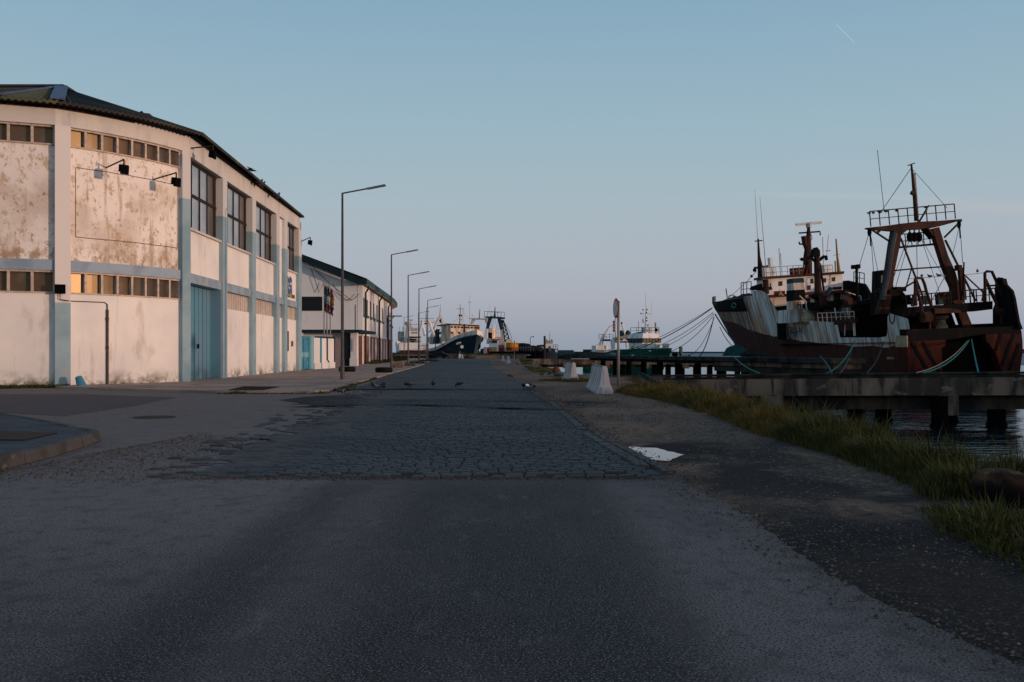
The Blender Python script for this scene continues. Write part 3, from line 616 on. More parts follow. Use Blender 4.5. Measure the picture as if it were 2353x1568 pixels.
def bank(n, dry):                                   # grass stands in clumps, blades leaning out from each
    vs, fs = [], []
    made = 0
    while made < n:
        y = 33-(33-2.6)*random.random()**.75; xa = interp(GL, y); x = xa+(4.95-xa)*random.random()
        isdry = nz(x, y, .45, 20)+.4*nz(x, y, 2, 21)+(.22 if 15 < y < 31 else -.25)
        if (isdry > .08) != dry or nz(x, y, .8, 12) < -.38: continue
        if math.hypot(x-3.93, y-8.0) < .40 or (10.9 < y < 13.0 and x > 4.3 and random.random() < .85): continue
        e = min(1, (x-xa)/.4+.35)*(.75+.6*max(-.4, nz(x, y, 1.1, 30)))*random.uniform(.7, 1.25)
        if y < 8.3: e *= .30 if abs(x-3.93) < .5 and y < 8 else .62
        z = max(-.02, vz(min(x, 4.85), y)) if x < 4.95 else -.12; rad = random.uniform(.08, .2); k = 0
        for _ in range(random.randint(24, 44)):
            a = random.uniform(0, 6.283); r = rad*math.sqrt(random.random()); dx, dy = math.cos(a), math.sin(a); h = random.uniform(.16, .46)*e*(1.7 if random.random() < .03 else 1); l = h*random.uniform(.15, .95)*(.4+r/rad*.6)
            bx, by = x+dx*r, y+dy*r; wv = random.uniform(.006, .014); px, py = -dy*wv/2, dx*wv/2; k = len(vs); top = h*random.uniform(.75, 1)
            vs += [(bx-px, by-py, z), (bx+px, by+py, z), (bx+px*.8+dx*l*.3, by+py*.8+dy*l*.3, z+h*.6), (bx-px*.8+dx*l*.3, by-py*.8+dy*l*.3, z+h*.6), (bx+dx*l, by+dy*l, z+top)]
            fs += [(k, k+1, k+2, k+3), (k+3, k+2, k+4)]
        made += 1
    return MB().raw(vs, fs)
tag(bank(1900, False).build('grass', 'grass', org=(0, 0, 0)), 'long green grass growing along the edge of the quay', 'grass', kind='stuff')
tag(bank(1100, True).build('dry_grass', 'grass_dry', org=(0, 0, 0)), 'yellowed dry grass among the green along the quay', 'grass', kind='stuff')
def far_bank():
    y = random.uniform(62, 165); x = interp(QE, y)-random.uniform(0, 1.6)
    return (x, y, 0, .5+.6*max(0, nz(x, y, .3, 2)+.4)) if nz(x, y, .12, 5) > -.1 else None
tag(blade_mesh(9000, far_bank, .12, .36, .05).build('verge_grass', 'grass', org=(0, 0, 0)), 'ragged grass on the far verge beside the water', 'grass', kind='stuff')
def tuft(name, c, rad, h, n, m, label, cat='plant', wd=.014):
    c = V(c)
    def f():
        r = rad*math.sqrt(random.random()); a = random.uniform(0, 6.283); return c.x+r*math.cos(a)*1.3, c.y+r*math.sin(a), c.z, 1.1-.6*r/rad
    return tag(blade_mesh(n, f, h*.6, h, wd, .8).build(name, m), label, cat)
GW = 'grass tufts on the road edges'
tag(tuft('grass_tuft', gnd(1330, 879), .55, .34, 700, 'grass', 'clump of grass at the foot of the second barrier from the sign pole'), group=GW)
tag(tuft('grass_tuft', gnd(1283, 877), .75, .26, 700, 'grass', 'clump of grass round the leaning brown bollard'), group=GW)
tag(tuft('grass_tuft', V((-10.0, 104, .08)), .9, .5, 300, 'weed', 'dark tuft on the pavement between the third and fourth lamp posts', wd=.04), group=GW)
tag(tuft('grass_tuft', V((-10.9, 131, .08)), 1.0, .5, 300, 'weed', 'dark tuft on the pavement beside the fifth lamp post', wd=.05), group=GW)
tag(tuft('grass_tuft', V((-9.1, 88, .08)), .5, .3, 200, 'weed', 'low tuft at the foot of the lamp post by the concrete blocks', wd=.04), group=GW)
def weeds_at_wall():
    t = random.random(); p = V((-24, 33.3, 0)).lerp(V((-16.2, 36.55, 0)), t); k = random.uniform(0, .9)*(1-.5*t)
    return p.x+.39*k, p.y-.92*k-.1, 0, .35+.9*max(0, nz(p.x, 0, .9, 3))
tag(blade_mesh(5000, weeds_at_wall, .12, .5, .03, .9).build('weeds', 'weed', org=(0, 0, 0)), 'strip of dark weeds along the foot of the corner warehouse', 'weeds', kind='stuff')
def weeds_kerb():
    t = random.random(); p = V((-9.0, 30.95, 0)).lerp(V((-5.9, 31.2, 0)), t); 
    if random.random() < .5: p = V((-5.95, 31.5, 0)).lerp(V((-6.6, 48, 0)), random.random())
    return p.x+random.uniform(-.15, .2), p.y+random.uniform(-.3, .1), .0, .2+.9*max(0, nz(p.x*2, p.y, .9, 8))
tag(blade_mesh(2600, weeds_kerb, .05, .25, .03, .9).build('kerb_weeds', 'weed', org=(0, 0, 0)), 'low weeds in the crumbled kerb at the pavement corner', 'weeds', kind='stuff')
def weeds2():
    y = random.uniform(101, 150); x = -14.7-(y-100)*.04; return x+random.uniform(0, 1.0), y, .08, .4+1.6*max(0, nz(x, y, .25, 3))
tag(blade_mesh(3500, weeds2, .3, .8, .07, .9).build('wall_weeds', 'weed', org=(0, 0, 0)), 'bushy weeds along the brick plinth of the green roofed building', 'weeds', kind='stuff')
# ------------------------------------------------------------------ corner warehouse
SA = V((-16.62, 36.24, 0)); DA = V((.930, .367, 0)); NA = V((.367, -.930, 0))
S0 = V((-16.27, 36.57, 0)); RA = 10.84; TH0, TH1 = R(-46), R(-19); CA = S0-V((math.cos(TH0), math.sin(TH0), 0))*RA
E0 = V((-13.36, 41.3, 0)); DC = V((-.029, 1, 0)).normalized(); NC = V((1, .029, 0)).normalized()
def fa(t): return SA-DA*t, NA                      # t metres before the curve
def fb(f):
    a = TH0+(TH1-TH0)*f; n = V((math.cos(a), math.sin(a), 0)); return CA+n*RA, n
def fc(y): return E0+DC*((y-E0.y)/DC.y), NC
def band_on(mb, path, z0, z1, d0, d1):             # solid band that follows the facade
    n = len(path); vs = []
    for p, q in path: vs += [p+q*d0+UP*z0, p+q*d1+UP*z0, p+q*d1+UP*z1, p+q*d0+UP*z1]
    fs = [(3, 2, 1, 0), (4*n-4, 4*n-3, 4*n-2, 4*n-1)]
    for i in range(n-1):
        for k in range(4): fs.append((4*i+k, 4*i+(k+1) % 4, 4*i+4+(k+1) % 4, 4*i+4+k))
    return mb.raw(vs, fs)
PA = lambda a, b: [fa(a), fa(b)]
PB = lambda a, b, n=16: [fb(a+(b-a)*i/n) for i in range(n+1)]
PC = lambda a, b: [fc(a), fc(b)]
wh = thing('warehouse', 'white two storey corner warehouse with rounded facade and faded blue pilasters', 'warehouse', (-16, 44, 0))
def part(name, m, mb, parent=wh, **k): return mb.build(name, m, parent, **k)
core = [fa(16)[0]-NA*.62, fa(.3)[0]-NA*.62]+[fb(i/6)[0]-fb(i/6)[1]*.62 for i in range(1, 7)]+[fc(41.8)[0]-NC*.62, fc(66)[0]-NC*.62, V((-28, 66, 0)), V((-42, 46, 0))]
part('light_block_core', 'lintel', MB().prism([p-UP*.1 for p in core], UP*10.2))  # unseen solid core added to block light through the building
bayA, bayA2, bayB = PA(6.2, .0), PA(14.1, 6.8), PB(.0, 1)
# pilasters
part('pilaster', 'pil_low', band_on(MB(), PA(6.8, 6.2), -.05, 9.56, -.6, .10), bevel=.015)
part('pilaster', 'pil_low', band_on(MB(), [fa(.02), fb(.005)], -.05, 9.56, -.6, .10), bevel=.015)
part('pilaster', 'pil_high', band_on(MB(), [fb(.985), fc(41.08)], -.05, 9.40, -.6, .10), bevel=.015)
CP = [(41.0, 41.08), (46.2, 46.95), (52.1, 52.9), (58.2, 59.0), (60.6, 61.4), (65.2, 66.0)]
for y0, y1 in CP[1:]: part('pilaster', 'pil_high', band_on(MB(), PC(y0, y1), -.05, 9.36, -.6, .10), bevel=.015)
CB = [(a[1], b[0]) for a, b in zip(CP, CP[1:])]
# beams, walls
for p in (bayA, bayA2, bayB):
    part('beam', 'beam_blue', band_on(MB(), p, 4.27, 4.66, -.6, .0))
    part('wall', 'plaster', band_on(MB(), p, -.05, 3.44, -.6, -.10))
    part('wall', 'stained', band_on(MB(), p, 4.66, 8.84, -.6, -.12))
part('lintel', 'lintel', band_on(MB(), PA(14.5, 0)+PB(0, 1), 9.56, 10.22, -.6, .03))
part('lintel', 'lintel', band_on(MB(), [fb(.999)]+PC(41.1, 66.0), 9.40, 10.22, -.6, .03))
for i, (a, c) in enumerate(CB):
    part('beam', 'beam_blue', band_on(MB(), PC(a, c), 4.18, 4.58, -.6, .0))
    if i != 3: part('wall', 'plaster', band_on(MB(), PC(a, c), 4.58, 6.38, -.6, -.10))
    else: part('wall', 'plaster', band_on(MB(), PC(a, c), 4.58, 9.36, -.6, -.10))
    if i:
        part('wall', 'plaster', band_on(MB(), PC(a, c), -.05, 3.36, -.6, -.10))
        b = band_on(MB(), PC(a, c), 3.36, 4.18, -.6, -.22)
        for k in range(int((c-a)/.45)+1): band_on(b, PC(a+.1+k*.45, a+.17+k*.45), 3.38, 4.16, -.23, -.16)
        part('boarded_window', 'shutter', b)
    if i != 3: part('sill', 'lintel', band_on(MB(), PC(a, c), 6.38, 6.47, -.6, .02))
# strip windows
def strip_window(path_fn, a, b, n, z0, z1):
    f = MB(); at_ = lambda k, e=0: path_fn(a+(b-a)*(k+e)/n)
    full = [path_fn(a+(b-a)*i/(n*2)) for i in range(n*2+1)]
    band_on(f, full, z1-.07, z1, -.6, -.06); band_on(f, full, z0, z0+.05, -.6, -.05)
    for k in range(n+1):
        w = .045*n/abs((at_(n)[0]-at_(0)[0]).length)
        w0, w1 = max(-w, 0 if k == 0 else -w), (0 if k == n else w)
        band_on(f, [at_(k, w0 if k else 0), at_(k, w1 if k else w*2)] if k < n else [at_(k, -2*w), at_(k)], z0+.05, z1-.07, -.45, -.07)
    o = part('window', 'win_frame', f)
    for k in range(n):
        g = band_on(MB(), [at_(k, .07), at_(k, .5), at_(k, .93)], z0+.05, z1-.07, -.5, -.24)
        part('pane', 'glass_brown', g, o)
for z0, z1 in ((3.44, 4.27), (8.84, 9.56)):
    strip_window(fa, 6.2, .0, 8, z0, z1); strip_window(fa, 14.1, 6.8, 10, z0, z1); strip_window(fb, .0, 1, 8, z0, z1)
# tall steel windows over the road
for i in (0, 1, 2, 4):
    a, c = CB[i]; f = MB()
    n = 4 if i < 4 else 3; 
    for k in range(n+1):
        y = a+(c-a)*.93*k/n; w = .06 if k % 2 == 0 else .025
        band_on(f, PC(max(a, y-w), y+w), 6.47, 9.36, -.55, -.20)
    for z, w in ((6.50, .05), (7.95, .07), (9.32, .05)): band_on(f, PC(a, c), z-w, z+w if z < 9 else 9.36, -.55, -.21)
    band_on(f, PC(a+(c-a)*.93, c), 6.47, 9.36, -.55, -.24)
    o = part('window', 'steel_frame', f)
    part('glass', 'glass_blue', band_on(MB(), PC(a, a+(c-a)*.70), 6.47, 9.36, -.6, -.25), o); part('glass', 'glass_brown', band_on(MB(), PC(a+(c-a)*.70, c), 6.47, 9.36, -.6, -.25), o)
# big blue door
a, c = CB[0]; f = band_on(MB(), PC(a, c), .0, 4.18, -.62, -.50)
for k in range(9):
    y = a+.05+(c-a-.1)*k/8; band_on(f, PC(max(a, y-.02), min(c, y+.02)), .02, 4.16, -.5, -.47 if k % 2 else -.455)
for z in (1.35, 2.75): band_on(f, PC(a, c), z-.02, z+.02, -.5, -.465)
o = part('door', 'door_blue', f)
part('handle', 'black', band_on(MB(), PC(43.95, 44.02), 1.45, 1.65, -.46, -.38), o)
part('door_reveal', 'door_blue', band_on(MB(), PC(c-.03, c+.02), 0, 4.18, -.55, -.01))
# vent, entry panel, signs, wall box and cables
b = band_on(MB(), PC(61.9, 62.5), 1.35, 2.6, -.1, -.05)
for k in range(12): band_on(b, PC(61.93, 62.47), 1.4+k*.1, 1.45+k*.1, -.05, -.02)
part('louvre', 'black', b)
part('entry_panel', 'letter_brown', band_on(MB(), PC(63.55, 63.95), 1.65, 2.0, -.1, -.03))
def wave_sign(y0, y1, zt, zb, dz, d0, d1, m, name, parent):
    n = 10; pts = []
    for i in range(n+1): f_ = i/n; pts.append((y0+(y1-y0)*f_, zt-dz*f_-.12*math.sin(f_*6.28)))
    for i in range(n, -1, -1): f_ = i/n; pts.append((y0+(y1-y0)*f_, zb-dz*f_-.12*math.sin(f_*6.28)))
    return part(name, m, MB().prism([fc(y)[0]+NC*d0+UP*z for y, z in pts], NC*(d1-d0)), parent)
sg = wave_sign(62.2, 63.6, 6.1, 4.98, .16, -.10, -.06, 'sign_yellow', 'company_sign', wh)
wave_sign(62.28, 63.6, 6.06, 5.06, .16, -.06, -.045, 'sign_blue', 'sign_face', sg)
wave_sign(62.34, 63.54, 5.70, 5.38, .10, -.045, -.035, 'sign_pale', 'name_band', sg)
b = MB()
for k in range(7): band_on(b, PC(62.45+k*.15, 62.55+k*.15), 5.38, 5.55, -.036, -.028)
part('lettering', 'sign_blue', b, sg)
b = band_on(MB(), PC(61.5, 64.75), 4.72, 5.0, -.10, -.085); o = part('lettering_strip', 'shutter', b); b = MB()
for k in range(15):
    if k != 8: band_on(b, PC(61.58+k*.21, 61.72+k*.21), 4.76, 4.97, -.085, -.07)
part('lettering', 'letter_brown', b, o)
p, n = fa(-.16); b = MB().bar(p+n*.12+UP*3.42, p+n*.12+UP*3.75, .36, .2, n)
o = part('meter_box', 'black', b)
pl = [fa(-.16)[0]+NA*.13+UP*3.4, fa(-.16)[0]+NA*.13+UP*3.22, fa(-.36)[0]+NA*.13+UP*3.17]+[fb(f_)[0]-fb(f_)[1]*.08+UP*(3.17 if f_ < .28 else 3.1) for f_ in (.03, .1, .2, .27, .29)]
part('cable', 'dark_brown', MB().tube(pl, .018, 5), o)
p, n = fb(.29); q = p-n*.06
part('conduit', 'pipe_grey', MB().tube([q+UP*z for z in (3.1, 2.88)], .02, 6).tube([q+UP*z for z in (2.9, 2.3, 1.4, 0)], .05, 7).tube([q+UP*1.42, q+UP*1.5], .065, 7).tube([q+UP*2.5, q+UP*2.6], .065, 7))
b = MB(); of = lambda f_, z: fb(f_)[0]-fb(f_)[1]*.115+UP*(z+.02*nz(f_*30, z, 1))
for z in (8.12, 5.55): b.tube([of(.055+.92*k/24, z) for k in range(25)], .013, 4)
for f_ in (.055, .975): b.tube([of(f_, z) for z in (5.55, 6.5, 7.3, 8.12)], .012, 4)
part('old_sign_outline', 'pipe_grey', b)
def floodlight(a, b_, aim):
    o = part('floodlight', 'black', MB().bar(b_-UP*.20-aim*.05, b_+UP*.10, .27, .24, aim).bar(b_-UP*.22+aim*.05, b_+UP*.12+aim*.09, .31, .08, aim))
    part('bracket', 'dark_brown', MB().tube([a, b_+UP*.30], .028, 6).tube([b_+UP*.30, b_+UP*.1], .03, 6), o)
for f_, z in ((.285, 8.28), (.71, 8.15)):
    p, n = fb(f_); s_ = V((-n.y, n.x, 0)); floodlight(p-n*.1+UP*z, p+n*1.05+s_*.05+UP*(z-.12), (n*.6-UP*.6).normalized())
p, n = fc(41.3); floodlight(p+UP*9.75, p+n*.95+UP*9.55, (n*.9-UP*.3).normalized())
p, n = fc(66); floodlight(p+UP*8.6+DC*.1, p+n*.7+UP*8.6, (n*.9-UP*.3).normalized())
part('downpipe', 'pil_high', MB().tube([fc(66.15)[0]+NC*.05+UP*z for z in (0, 4, 9.9)], .06, 7))
# corrugated hipped roof
APX = V((-19.9, 44, 13.0)); EZ = 10.32; OV = .62
def facet(eave, ridge, wave=.22, amp=.035):
    L = [0]
    for p, q in zip(eave, eave[1:]): L.append(L[-1]+(q-p).length)
    n = max(8, int(L[-1]/wave*4)); rows = [[], [], [], []]
    for i in range(n+1):
        d = L[-1]*i/n; j = 0
        while j < len(L)-2 and d > L[j+1]: j += 1
        f_ = (d-L[j])/(L[j+1]-L[j]); e_ = eave[j].lerp(eave[j+1], f_); r_ = ridge[j].lerp(ridge[j+1], f_)
        k = UP*amp*math.cos(i*math.pi/2)
        rows[0].append(e_+k-UP*.11); rows[1].append(e_+k); rows[2].append(e_.lerp(r_, .5)+k*.7); rows[3].append(r_)
    return MB().grid(rows)
ev = lambda pn: pn[0]+pn[1]*OV+UP*EZ
part('roof', 'roof_green', facet([ev(fa(1.7)), ev(fa(-.1))], [APX, APX]))
part('roof', 'roof', facet([ev(fa(-.1))]+[ev(fb(i/10)) for i in range(11)]+[ev(fc(41.1))], [APX]*13))
part('roof', 'roof', facet([ev(fa(16)), ev(fa(1.7))], [APX+V((-17, 0, 0)), APX]))
part('roof', 'roof', facet([ev(fc(41.1)), fc(66.3)[0]+NC*.25+UP*EZ], [APX, V((-20.6, 66.7, 13))]))
b = MB().bar(ev(fa(-.1))+UP*.07, APX+UP*.06, .5, .05).bar(ev(fa(1.7))+UP*.06, APX+UP*.06, .2, .05)
part('hip_flashing', 'flashing', b)
part('ridge_cap', 'roof', MB().bar(APX+V((-17, 0, .03)), APX+V((.15, 0, .03)), .4, .1).bar(APX+UP*.04, V((-20.6, 66.7, 13.04)), .4, .1))
part('eave_board', 'ship_dark', band_on(band_on(MB(), PA(16, 0)+PB(0, 1), 10.22, 10.27, -.6, .6), PC(41.1, 66.2), 10.22, 10.27, -.6, .24))
part('eave_board', 'ship_rust', band_on(MB(), PA(16, 0)+PB(0, .5, 8), 10.15, 10.22, .03, .12))
# ------------------------------------------------------------------ gate, yard wall, gatehouse, flags
GP = [V((-14.25, 66.3, .08)), V((-14.1, 69.0, .08)), V((-13.9, 69.9, .08)), V((-13.47, 78.4, .08))]
def along(mb, y0, y1, d0, d1, z0, z1):             # a piece of the yard front, d metres out towards the road
    def p(y): 
        x = interp([(q.y, q.x) for q in GP], y); return V((x, y, 0)), V((.998, .05, 0))
    return band_on(mb, [p(y0), p(y1)], z0, z1, d0, d1)
gt = thing('yard_gate', 'teal steel yard gate with a pale glazed middle band beside the warehouse', 'gate', GP[0])
for y0, y1 in ((66.4, 67.6), (67.65, 68.95)): part('gate_leaf', 'teal_gate', along(MB(), y0, y1, -.06, 0, .18, 2.2), gt)
b = MB()
for y in (66.35, 67.6, 68.92): along(b, y, y+.08, -.02, .05, .1, 2.28)
for z in (.16, .9, 1.32, 2.2): along(b, 66.35, 69.0, -.02, .045, z-.03, z+.03)
part('gate_frame', 'teal_gate', b, gt); part('glazed_band', 'teal_pale', along(MB(), 66.42, 68.9, 0, .02, .95, 1.28), gt)
yw = thing('yard_wall', 'white yard wall with teal posts and plinth next to the teal gate', 'wall', (-13.8, 72, .08))
part('end_post', 'teal_pale', MB().obox((-14.28, 69.45, .05), .8, .9, 2.36, .05), yw, bevel=.12)
for y0, y1 in ((69.92, 71.6), (72.0, 76.0)):
    part('panel', 'wall2', along(MB(), y0, y1, -.35, 0, .05, 2.3), yw); part('plinth', 'wall2', along(MB(), y0-.03, y1+.02, 0, .09, .05, .52), yw)
part('post', 'teal_gate', along(MB(), 71.6, 72.0, -.35, .05, .05, 2.33), yw); part('coping', 'fascia', along(MB(), 71.7, 76.05, -.4, .06, 2.33, 2.42), yw)
part('drain_pipe', 'pipe_green', MB().tube([(-13.66, 73.6, 2.35), (-13.66, 73.6, .75), (-13.5, 73.4, .55)], .05, 6), yw)
b = MB()
for k in range(9): along(b, 76.25+.03*math.sin(k*2), 78.3, -.1, -.02+.03*math.sin(k*3), .15+k*.245, .15+k*.245+.225)
o = tag(b.build('board_gate', 'planks'), 'gate of grey horizontal boards between the white yard wall and the gatehouse', 'gate')
along(MB(), 76.05, 76.2, -.1, .04, .08, 2.45).build('post', 'black', o)
gh = thing('gatehouse', 'small white gatehouse with thin dark green flat roof and dark doorway', 'gatehouse', (-16, 88, .08))
b = MB().box(-18.2, -14.7, 86.8, 95.0, .05, 2.98)
part('wall', 'wall2', b, gh)
part('pillar', 'wall2', MB().box(-14.0, -13.45, 86.3, 87.2, .05, 2.98).box(-14.06, -13.4, 86.2, 86.3, .05, .75), gh)
part('doorway', 'window_black', MB().box(-14.7, -14.0, 86.4, 86.75, .05, 2.95), gh)
part('window', 'shutter', MB().box(-13.85, -13.7, 86.24, 86.3, 1.35, 2.45), gh)
part('roof', 'fascia', MB().box(-18.5, -13.05, 85.8, 95.5, 2.98, 3.22), gh)
part('vent_pipe', 'pipe_grey', MB().tube([(-14.25, 90.5, 3.2), (-14.25, 90.5, 5.6)], .05, 6), gh)
for i, (u, v, cols, lab) in enumerate(((744.8, 644.6, ('flag_green', 'flag_blue', 'flag_green'), 'flagpole whose limp flag is dark green and pale blue'), (751.4, 648, ('flag_green', 'flag_white', 'flag_red'), 'flagpole whose limp flag ends in a red hem'), (758.9, 652, ('flag_red', 'flag_yellow', 'flag_purple'), 'flagpole whose limp flag is red yellow and purple'))):
    p = at(u, v, 78); g = V((p.x, p.y, .08)); t = thing('flagpole', lab, 'flagpole', g, 'flagpoles behind the yard wall')
    part('pole', 'galv', MB().tube([g, V((p.x, p.y, p.z*.5)), p], [.06, .05, .03], 7).ball(p, .06, 6), t)
    fl = None
    for k, m in enumerate(cols):
        b = MB(); z1 = p.z-.35-k*.66; rows = []
        for r in range(6):
            z = z1-.70*r/5; spread = .08+.16*math.sin(min(1, (k*5+r)/13)*2.6)+.03*math.sin(r*2)
            rows.append([V((p.x+.04+spread*c/6, p.y+.07*math.sin(c*2.1+k+r*.5), z-.10*c/6+.12*(k == 2)*c/6*(-1))) for c in range(7)])
        b.grid(rows)
        ob = part('flag' if fl is None else 'flag_stripe', m, b, fl or t); fl = fl or ob
        ob.modifiers.new('cloth', 'SOLIDIFY').thickness = .02
# ------------------------------------------------------------------ white building with the green roof
b2 = thing('office_building', 'long white two storey building with green roof edge and brick plinth', 'building', (-20, 120, .08))
FL = [(-15.0, 100), (-15.65, 112), (-16.3, 125), (-17.0, 138), (-17.9, 149), (-19.6, 157)]
def f2(y): return interp([(b_, a_) for a_, b_ in FL], y)
def skin(mb, y0, y1, z0, z1, d0, d1):
    ys_ = [y0]+[y for _, y in FL if y0 < y < y1]+[y1]
    return band_on(mb, [(V((f2(y), y, 0)), V((.999, .05, 0))) for y in ys_], z0, z1, d0, d1)
hs = [(100.6, 102.4), (104.0, 105.9), (108.1, 110.0), (112.1, 114.0), (116.5, 118.4), (120.3, 122.2), (124.6, 126.5), (138.6, 140.4), (141.6, 143.4), (144.8, 146.6), (148, 149.8)]
z0, z1 = 5.1, 6.8
b = skin(MB(), 100, 157, 6.8, 8.25, -.5, 0); skin(b, 100, 157, 2.95, 5.1, -.5, 0); c = 100
for a_, d_ in hs+[(157, 157)]:
    if a_ > c: skin(b, c, a_, 5.1, 6.8, -.5, 0)
    c = d_
part('wall', 'wall2', b, b2)
part('gable_wall', 'wall2', MB().prism([(-15.02, 100, 2.95), (-15.02, 100, 8.4), (-25.5, 100, 12.6), (-36, 100, 8.3), (-36, 100, 0), (-16.9, 100, 0), (-16.9, 100, 2.95)], (0, .5, 0)), b2)
for a_, d_ in hs:
    o = part('window', 'fascia', skin(MB(), a_, a_+.12, 5.1, 6.8, -.4, -.02), b2)
    part('pane', 'window_black', skin(MB(), a_+.1, d_, 5.1, 6.8, -.5, -.04), o)
    part('sill', 'fascia_lit', skin(MB(), a_-.05, d_+.05, 4.86, 5.1, .0, .14), o)
c = 100.0
part('plinth_wall', 'brick', skin(MB(), 100.0, 157, -.05, 2.95, -.5, -.05), b2)
for y in [103.2, 107.2, 111.2, 115.4, 119.5, 123.5, 127.8, 132, 136]: part('pillar', 'wall2', skin(MB(), y, y+1.25, -.05, 2.95, -.05, 0), b2)
part('corner_pier', 'brick', MB().box(-16.9, -15.2, 99.95, 100.4, -.05, 2.95), b2); part('pillar', 'wall2', skin(MB(), 100.0, 100.9, -.05, 2.95, -.3, .0), b2)
part('string_course', 'wall2', skin(MB(), 99.95, 157, 2.95, 3.12, .0, .08), b2)
part('dark_window', 'window_black', MB().box(-22.2, -19.05, 99.93, 100.02, 5.43, 6.85), b2)
# roof: overhanging slopes behind a deep green board
RZ = lambda x: 8.28+(x+15.0)*-.43
b = MB().prism([(-14.45, 99.0, 8.03), (-14.45, 99.0, 8.61), (-15.1, 99.0, 8.66), (-25.5, 99.0, 12.79), (-25.5, 99.0, 12.2), (-15.4, 99.0, 8.05)], (0, .2, 0)); b.prism([(-25.5, 99.0, 12.2), (-25.5, 99.0, 12.79), (-37.5, 99.0, 8.2), (-37.5, 99.0, 7.6)], (0, .2, 0))
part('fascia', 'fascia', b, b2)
ys_ = [99.15, 112, 125, 138, 149, 157.6]; ex = [.55, .6, .7, .75, .75, .7]
eave = [V((f2(max(100, y))+e_, y, 0)) for y, e_ in zip(ys_, ex)]
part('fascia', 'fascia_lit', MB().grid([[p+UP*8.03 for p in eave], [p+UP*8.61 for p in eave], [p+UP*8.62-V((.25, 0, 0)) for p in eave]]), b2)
part('soffit', 'soffit', MB().grid([[p+UP*8.04 for p in eave], [V((f2(max(100, p.y))-.1, max(p.y, 99.2), 8.22)) for p in eave]]), b2)
part('roof', 'roof', MB().grid([[p+UP*8.61 for p in eave], [V((-25.5, p.y, 12.75)) for p in eave], [V((-37.5, p.y, 8.1)) for p in eave]]), b2)
for y in (101.6, 118.9, 134.2, 156.0):
    x = f2(y); part('downpipe', 'pipe_green', MB().tube([(x+.5, y, 8.0), (x+.4, y, 7.7), (x+.16, y, 7.35), (x+.16, y, 4), (x+.16, y, .05)], .10, 7), b2)
x = f2(134); part('wall_bracket', 'pipe_green', MB().bar((x, 133, 6.1), (x+2.0, 133.6, 6.1), .14, .14).bar((x, 133, 5.0), (x+1.0, 133.3, 6.05), .12, .12).box(x+.02, x+.25, 132.6, 133.8, 2.9, 5.9), b2)
gable_cable = [at(706, 600, 99.8), at(718, 625, 99.8), at(733, 672, 99.8), at(744, 650, 99.8)]
part('cable', 'pipe_grey', MB().tube(gable_cable, .03, 4).tube(sag(at(706, 600, 99.8), at(808, 690, 99.8), .25), .03, 4).tube(sag(at(765, 652, 99.8), at(825, 675, 99.8), 1.1), .03, 4), b2)
# ------------------------------------------------------------------ street lamps
def make_lamp():
    t = thing('street_lamp', 'tall street lamp', 'street lamp', (0, 0, 0), 'street lamps along the pavement')
    part('pole', 'lamp', MB().tube([V((0, 0, z)) for z in (0, .02, .9, .92, 8.3)], [.10, .095, .09, .075, .045], 10), t, smooth=True)
    part('base_plate', 'lamp', MB().obox((0, 0, 0), .3, .3, .025), t)
    part('arm', 'lamp', MB().tube([(0, 0, 8.28), (1.2, 0, 8.50)], .034, 7), t)
    h = part('lamp_head', 'lamp_head', MB().hexa([V((1.15, -.07, 8.44)), V((1.95, -.12, 8.60)), V((1.95, .12, 8.60)), V((1.15, .07, 8.44)), V((1.15, -.05, 8.53)), V((1.9, -.09, 8.67)), V((1.9, .09, 8.67)), V((1.15, .05, 8.53))]), t, bevel=.012)
    part('collar', 'galv', MB().tube([(1.05, 0, 8.475), (1.22, 0, 8.505)], .05, 7), h)
    return t
lamp = make_lamp()
LL = ['tall grey street lamp standing before the corner warehouse and a flat tyre', 'tall street lamp behind the tyre nearest the cobbled road', 'tall street lamp rising beside the two concrete blocks', 'tall street lamp before the white trawler with a dark tuft at its foot', 'tall street lamp before the dark blue trawler where the pavement ends',
      'slender distant street lamp crossing the yellow lamp line before the white gantry ship', 'small distant street lamp before the white trawler house', 'most distant and lowest of the street lamps, before the white hull']
for i, (x, y, z) in enumerate(((-7.53, 44.2, .06), (-8.72, 72, .05), (-9.47, 90.8, .0), (-10.3, 110.2, .0), (-11.4, 134.7, 0), (-13.5, 157.5, 0), (-16.8, 178.7, 0), (-21.8, 201, 0))):
    o = lamp if i == 0 else copy_tree(lamp)
    o.location = (x, y, z); o['label'] = LL[i]; o.rotation_euler = (0, 0, R(-2+.8*i if i < 5 else 6))
# ------------------------------------------------------------------ tyres and blocks
ty = MB().lathe((0, 0, 0), [(.30, .03), (.34, .0), (.46, .0), (.505, .045), (.52, .09), (.52, .22), (.505, .265), (.46, .31), (.34, .31), (.30, .28), (.29, .16)], 28)
ty = ty.build('tyre', 'rubber', org=(0, 0, 0), smooth=True); ty.modifiers.new('s', 'EDGE_SPLIT')
ty.location = (-10.15, 61.3, .08); tag(ty, 'black lorry tyre lying flat behind the first lamp post', 'tyre', 'lorry tyres on the pavement')
t2 = copy_tree(ty, (-7.62, 59.2, .07), label='black lorry tyre lying flat at the pavement edge near the cobbles')
cb = MB().hexa([V((-.36, -.3, 0)), V((.36, -.3, 0)), V((.36, .3, 0)), V((-.36, .3, 0)), V((-.3, -.24, .5)), V((.3, -.24, .5)), V((.3, .24, .5)), V((-.3, .24, .5))]).box(-.05, .05, -.31, .31, .0, .38)
cb = cb.build('concrete_block', 'block', org=(0, 0, 0), bevel=.03); cb.location = (-8.72, 77.0, .07); tag(cb, 'brownish concrete block, sunlit one of the pair beside the lamp post', 'concrete block', 'concrete blocks on the pavement')
